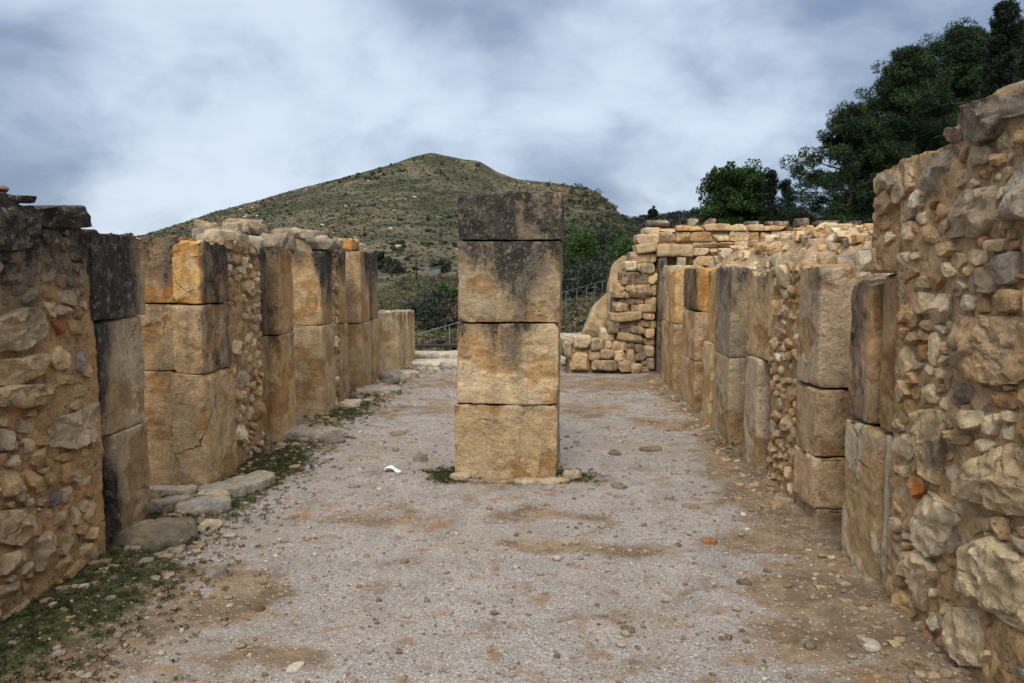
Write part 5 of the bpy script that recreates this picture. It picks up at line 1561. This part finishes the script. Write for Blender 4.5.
# moss and low weeds at the wall feet
C, tn = [], []
for (x, y, rx, ry, k) in ((-2.3, 3.5, .30, .8, 1500), (-2.22, 6.2, .17, .5, 1100), (-2.2, 8.8, .16, .7, 700), (-.72, 6.08, .10, .10, 320), (.2, 6.08, .10, .10, 280), (-2.4, 5.1, .3, .2, 200), (-2.28, 4.7, .14, .12, 170), (-2.2, 9.9, .14, .5, 120), (1.62, 7.1, .06, .2, 40), (-1.9, 12.6, .4, .3, 80)):
    C.append(np.stack([r.normal(x, rx, k), r.normal(y, ry, k), np.zeros(k)], 1))
C = np.concatenate(C)
C = C[(C[:, 0] > -2.9) & (C[:, 1] > 2.4)]
C[:, 2] = ground_z(C[:, :1], C[:, 1:2])[0][:, 0] + .008
mb = MB(); leaves(mb, C, .022, 16, .0065, [(.042, .050, .015), (.062, .066, .024), (.032, .036, .013), (.075, .074, .034)], 71, up=.9, squash=.45)
tag(mb.build('moss', M_LEAF, smooth=False), 'green moss and low weeds along the foot of the left walls and round the pillar', 'moss', kind='stuff')

# ---------------------------------------------------------- rail, fences and field furniture
t = thing('wooden_rail', 'low dark wooden rail on short posts beyond the far kerb stones', 'rail', (-2.6, 14.4, 0))
mb = MB(); V, F = roundbox((-5.2, 14.37, .19), (-.75, 14.43, .25), .08, .012, .003, 0, 1); mb.add(V, F); mb.build('rail', M_DARKWOOD, t, (-2.6, 14.4, 0))
for x in (-5.0, -3.9, -2.75, -1.66, -.85):
    mb = MB(); V, F = roundbox((x - .035, 14.432, -.5), (x + .035, 14.50, .22), .06, .01, .003, 0, 2); mb.add(V, F); mb.build('post', M_DARKWOOD, t, (-2.6, 14.4, 0))


def wire_fence(label, A, B, npost, h, wires, seed):
    A, B = np.array(A, float), np.array(B, float)
    t = thing('wire_fence', label, 'fence', tuple(A), 'fences in the field')
    for k in np.linspace(0, 1, npost):
        p = A + (B - A) * k
        mb = MB(); tube(mb, [(p[0], p[1], gz(p[0], p[1]) - .2), (p[0], p[1], p[2])], [.014, .014], 6); mb.build('post', M_METAL, t, tuple(A))
    mb = MB(); tube(mb, [A, (A + B) / 2, B], [.015] * 3, 6); mb.build('rail', M_METAL, t, tuple(A))
    for q in range(wires):
        d = np.array([0, 0, -(q + 1) * h / (wires + 1)])
        mb = MB(); tube(mb, [A + d, B + d], [.008, .008], 4); mb.build('wire', M_METAL, t, tuple(A))


wire_fence('near metal handrail fence climbing to the right across the field behind the pillar', (-4.6, 20, -.42), (4.8, 60, .92), 14, 1.1, 1, 1)
wire_fence('far wire fence with slim posts in front of the olive trees right of the pillar', (1.8, 70, 1.3), (7.7, 88, 2.2), 5, 1.2, 1, 2)
x, Y = at_depth(416, 88), 88
zb = gz(x, Y)
t = thing('utility_pole', 'slim dark utility pole at the foot of the hill left of the pale hut', 'pole', (x, Y, zb))
mb = MB(); tube(mb, [(x, Y, zb - .3), (x, Y, zb + 3.6)], [.09, .06], 7); mb.build('pole', M_DARKWOOD, t, (x, Y, zb))
mb = MB(); V, F = roundbox((x - .4, Y - .16, zb + 3.2), (x + .4, Y - .07, zb + 3.3), .1, .01, 0, 0, 1); mb.add(V, F); mb.build('crossarm', M_DARKWOOD, t, (x, Y, zb))
x, Y = at_depth(434, 95), 95
zb = max(gz(x, Y), float(hill_z(np.array([[x]]), np.array([[95.]]))[0, 0])) - .1
t = thing('field_hut', 'small pale grey-green hut at the foot of the hill', 'hut', (x, Y, zb))
M_HUT = plain_mat('hut_plaster', (.13, .14, .125), .85, 0, .12, 3)
mb = MB(); V, F = roundbox((x - .7, Y, zb - .3), (x + .7, Y + 1.4, zb + .85), .3, .02, .01, 0, 1); mb.add(V, F); mb.build('wall', M_HUT, t, (x, Y, zb))
mb = MB(); V, F = roundbox((x - .8, Y - .1, zb + .853), (x + .8, Y + 1.5, zb + .93), .3, .02, .01, 0, 2); V[:, 2] += (V[:, 0] - x) * .25; mb.add(V, F); mb.build('roof', plain_mat('hut_roof', (.16, .165, .15), .8), t, (x, Y, zb))
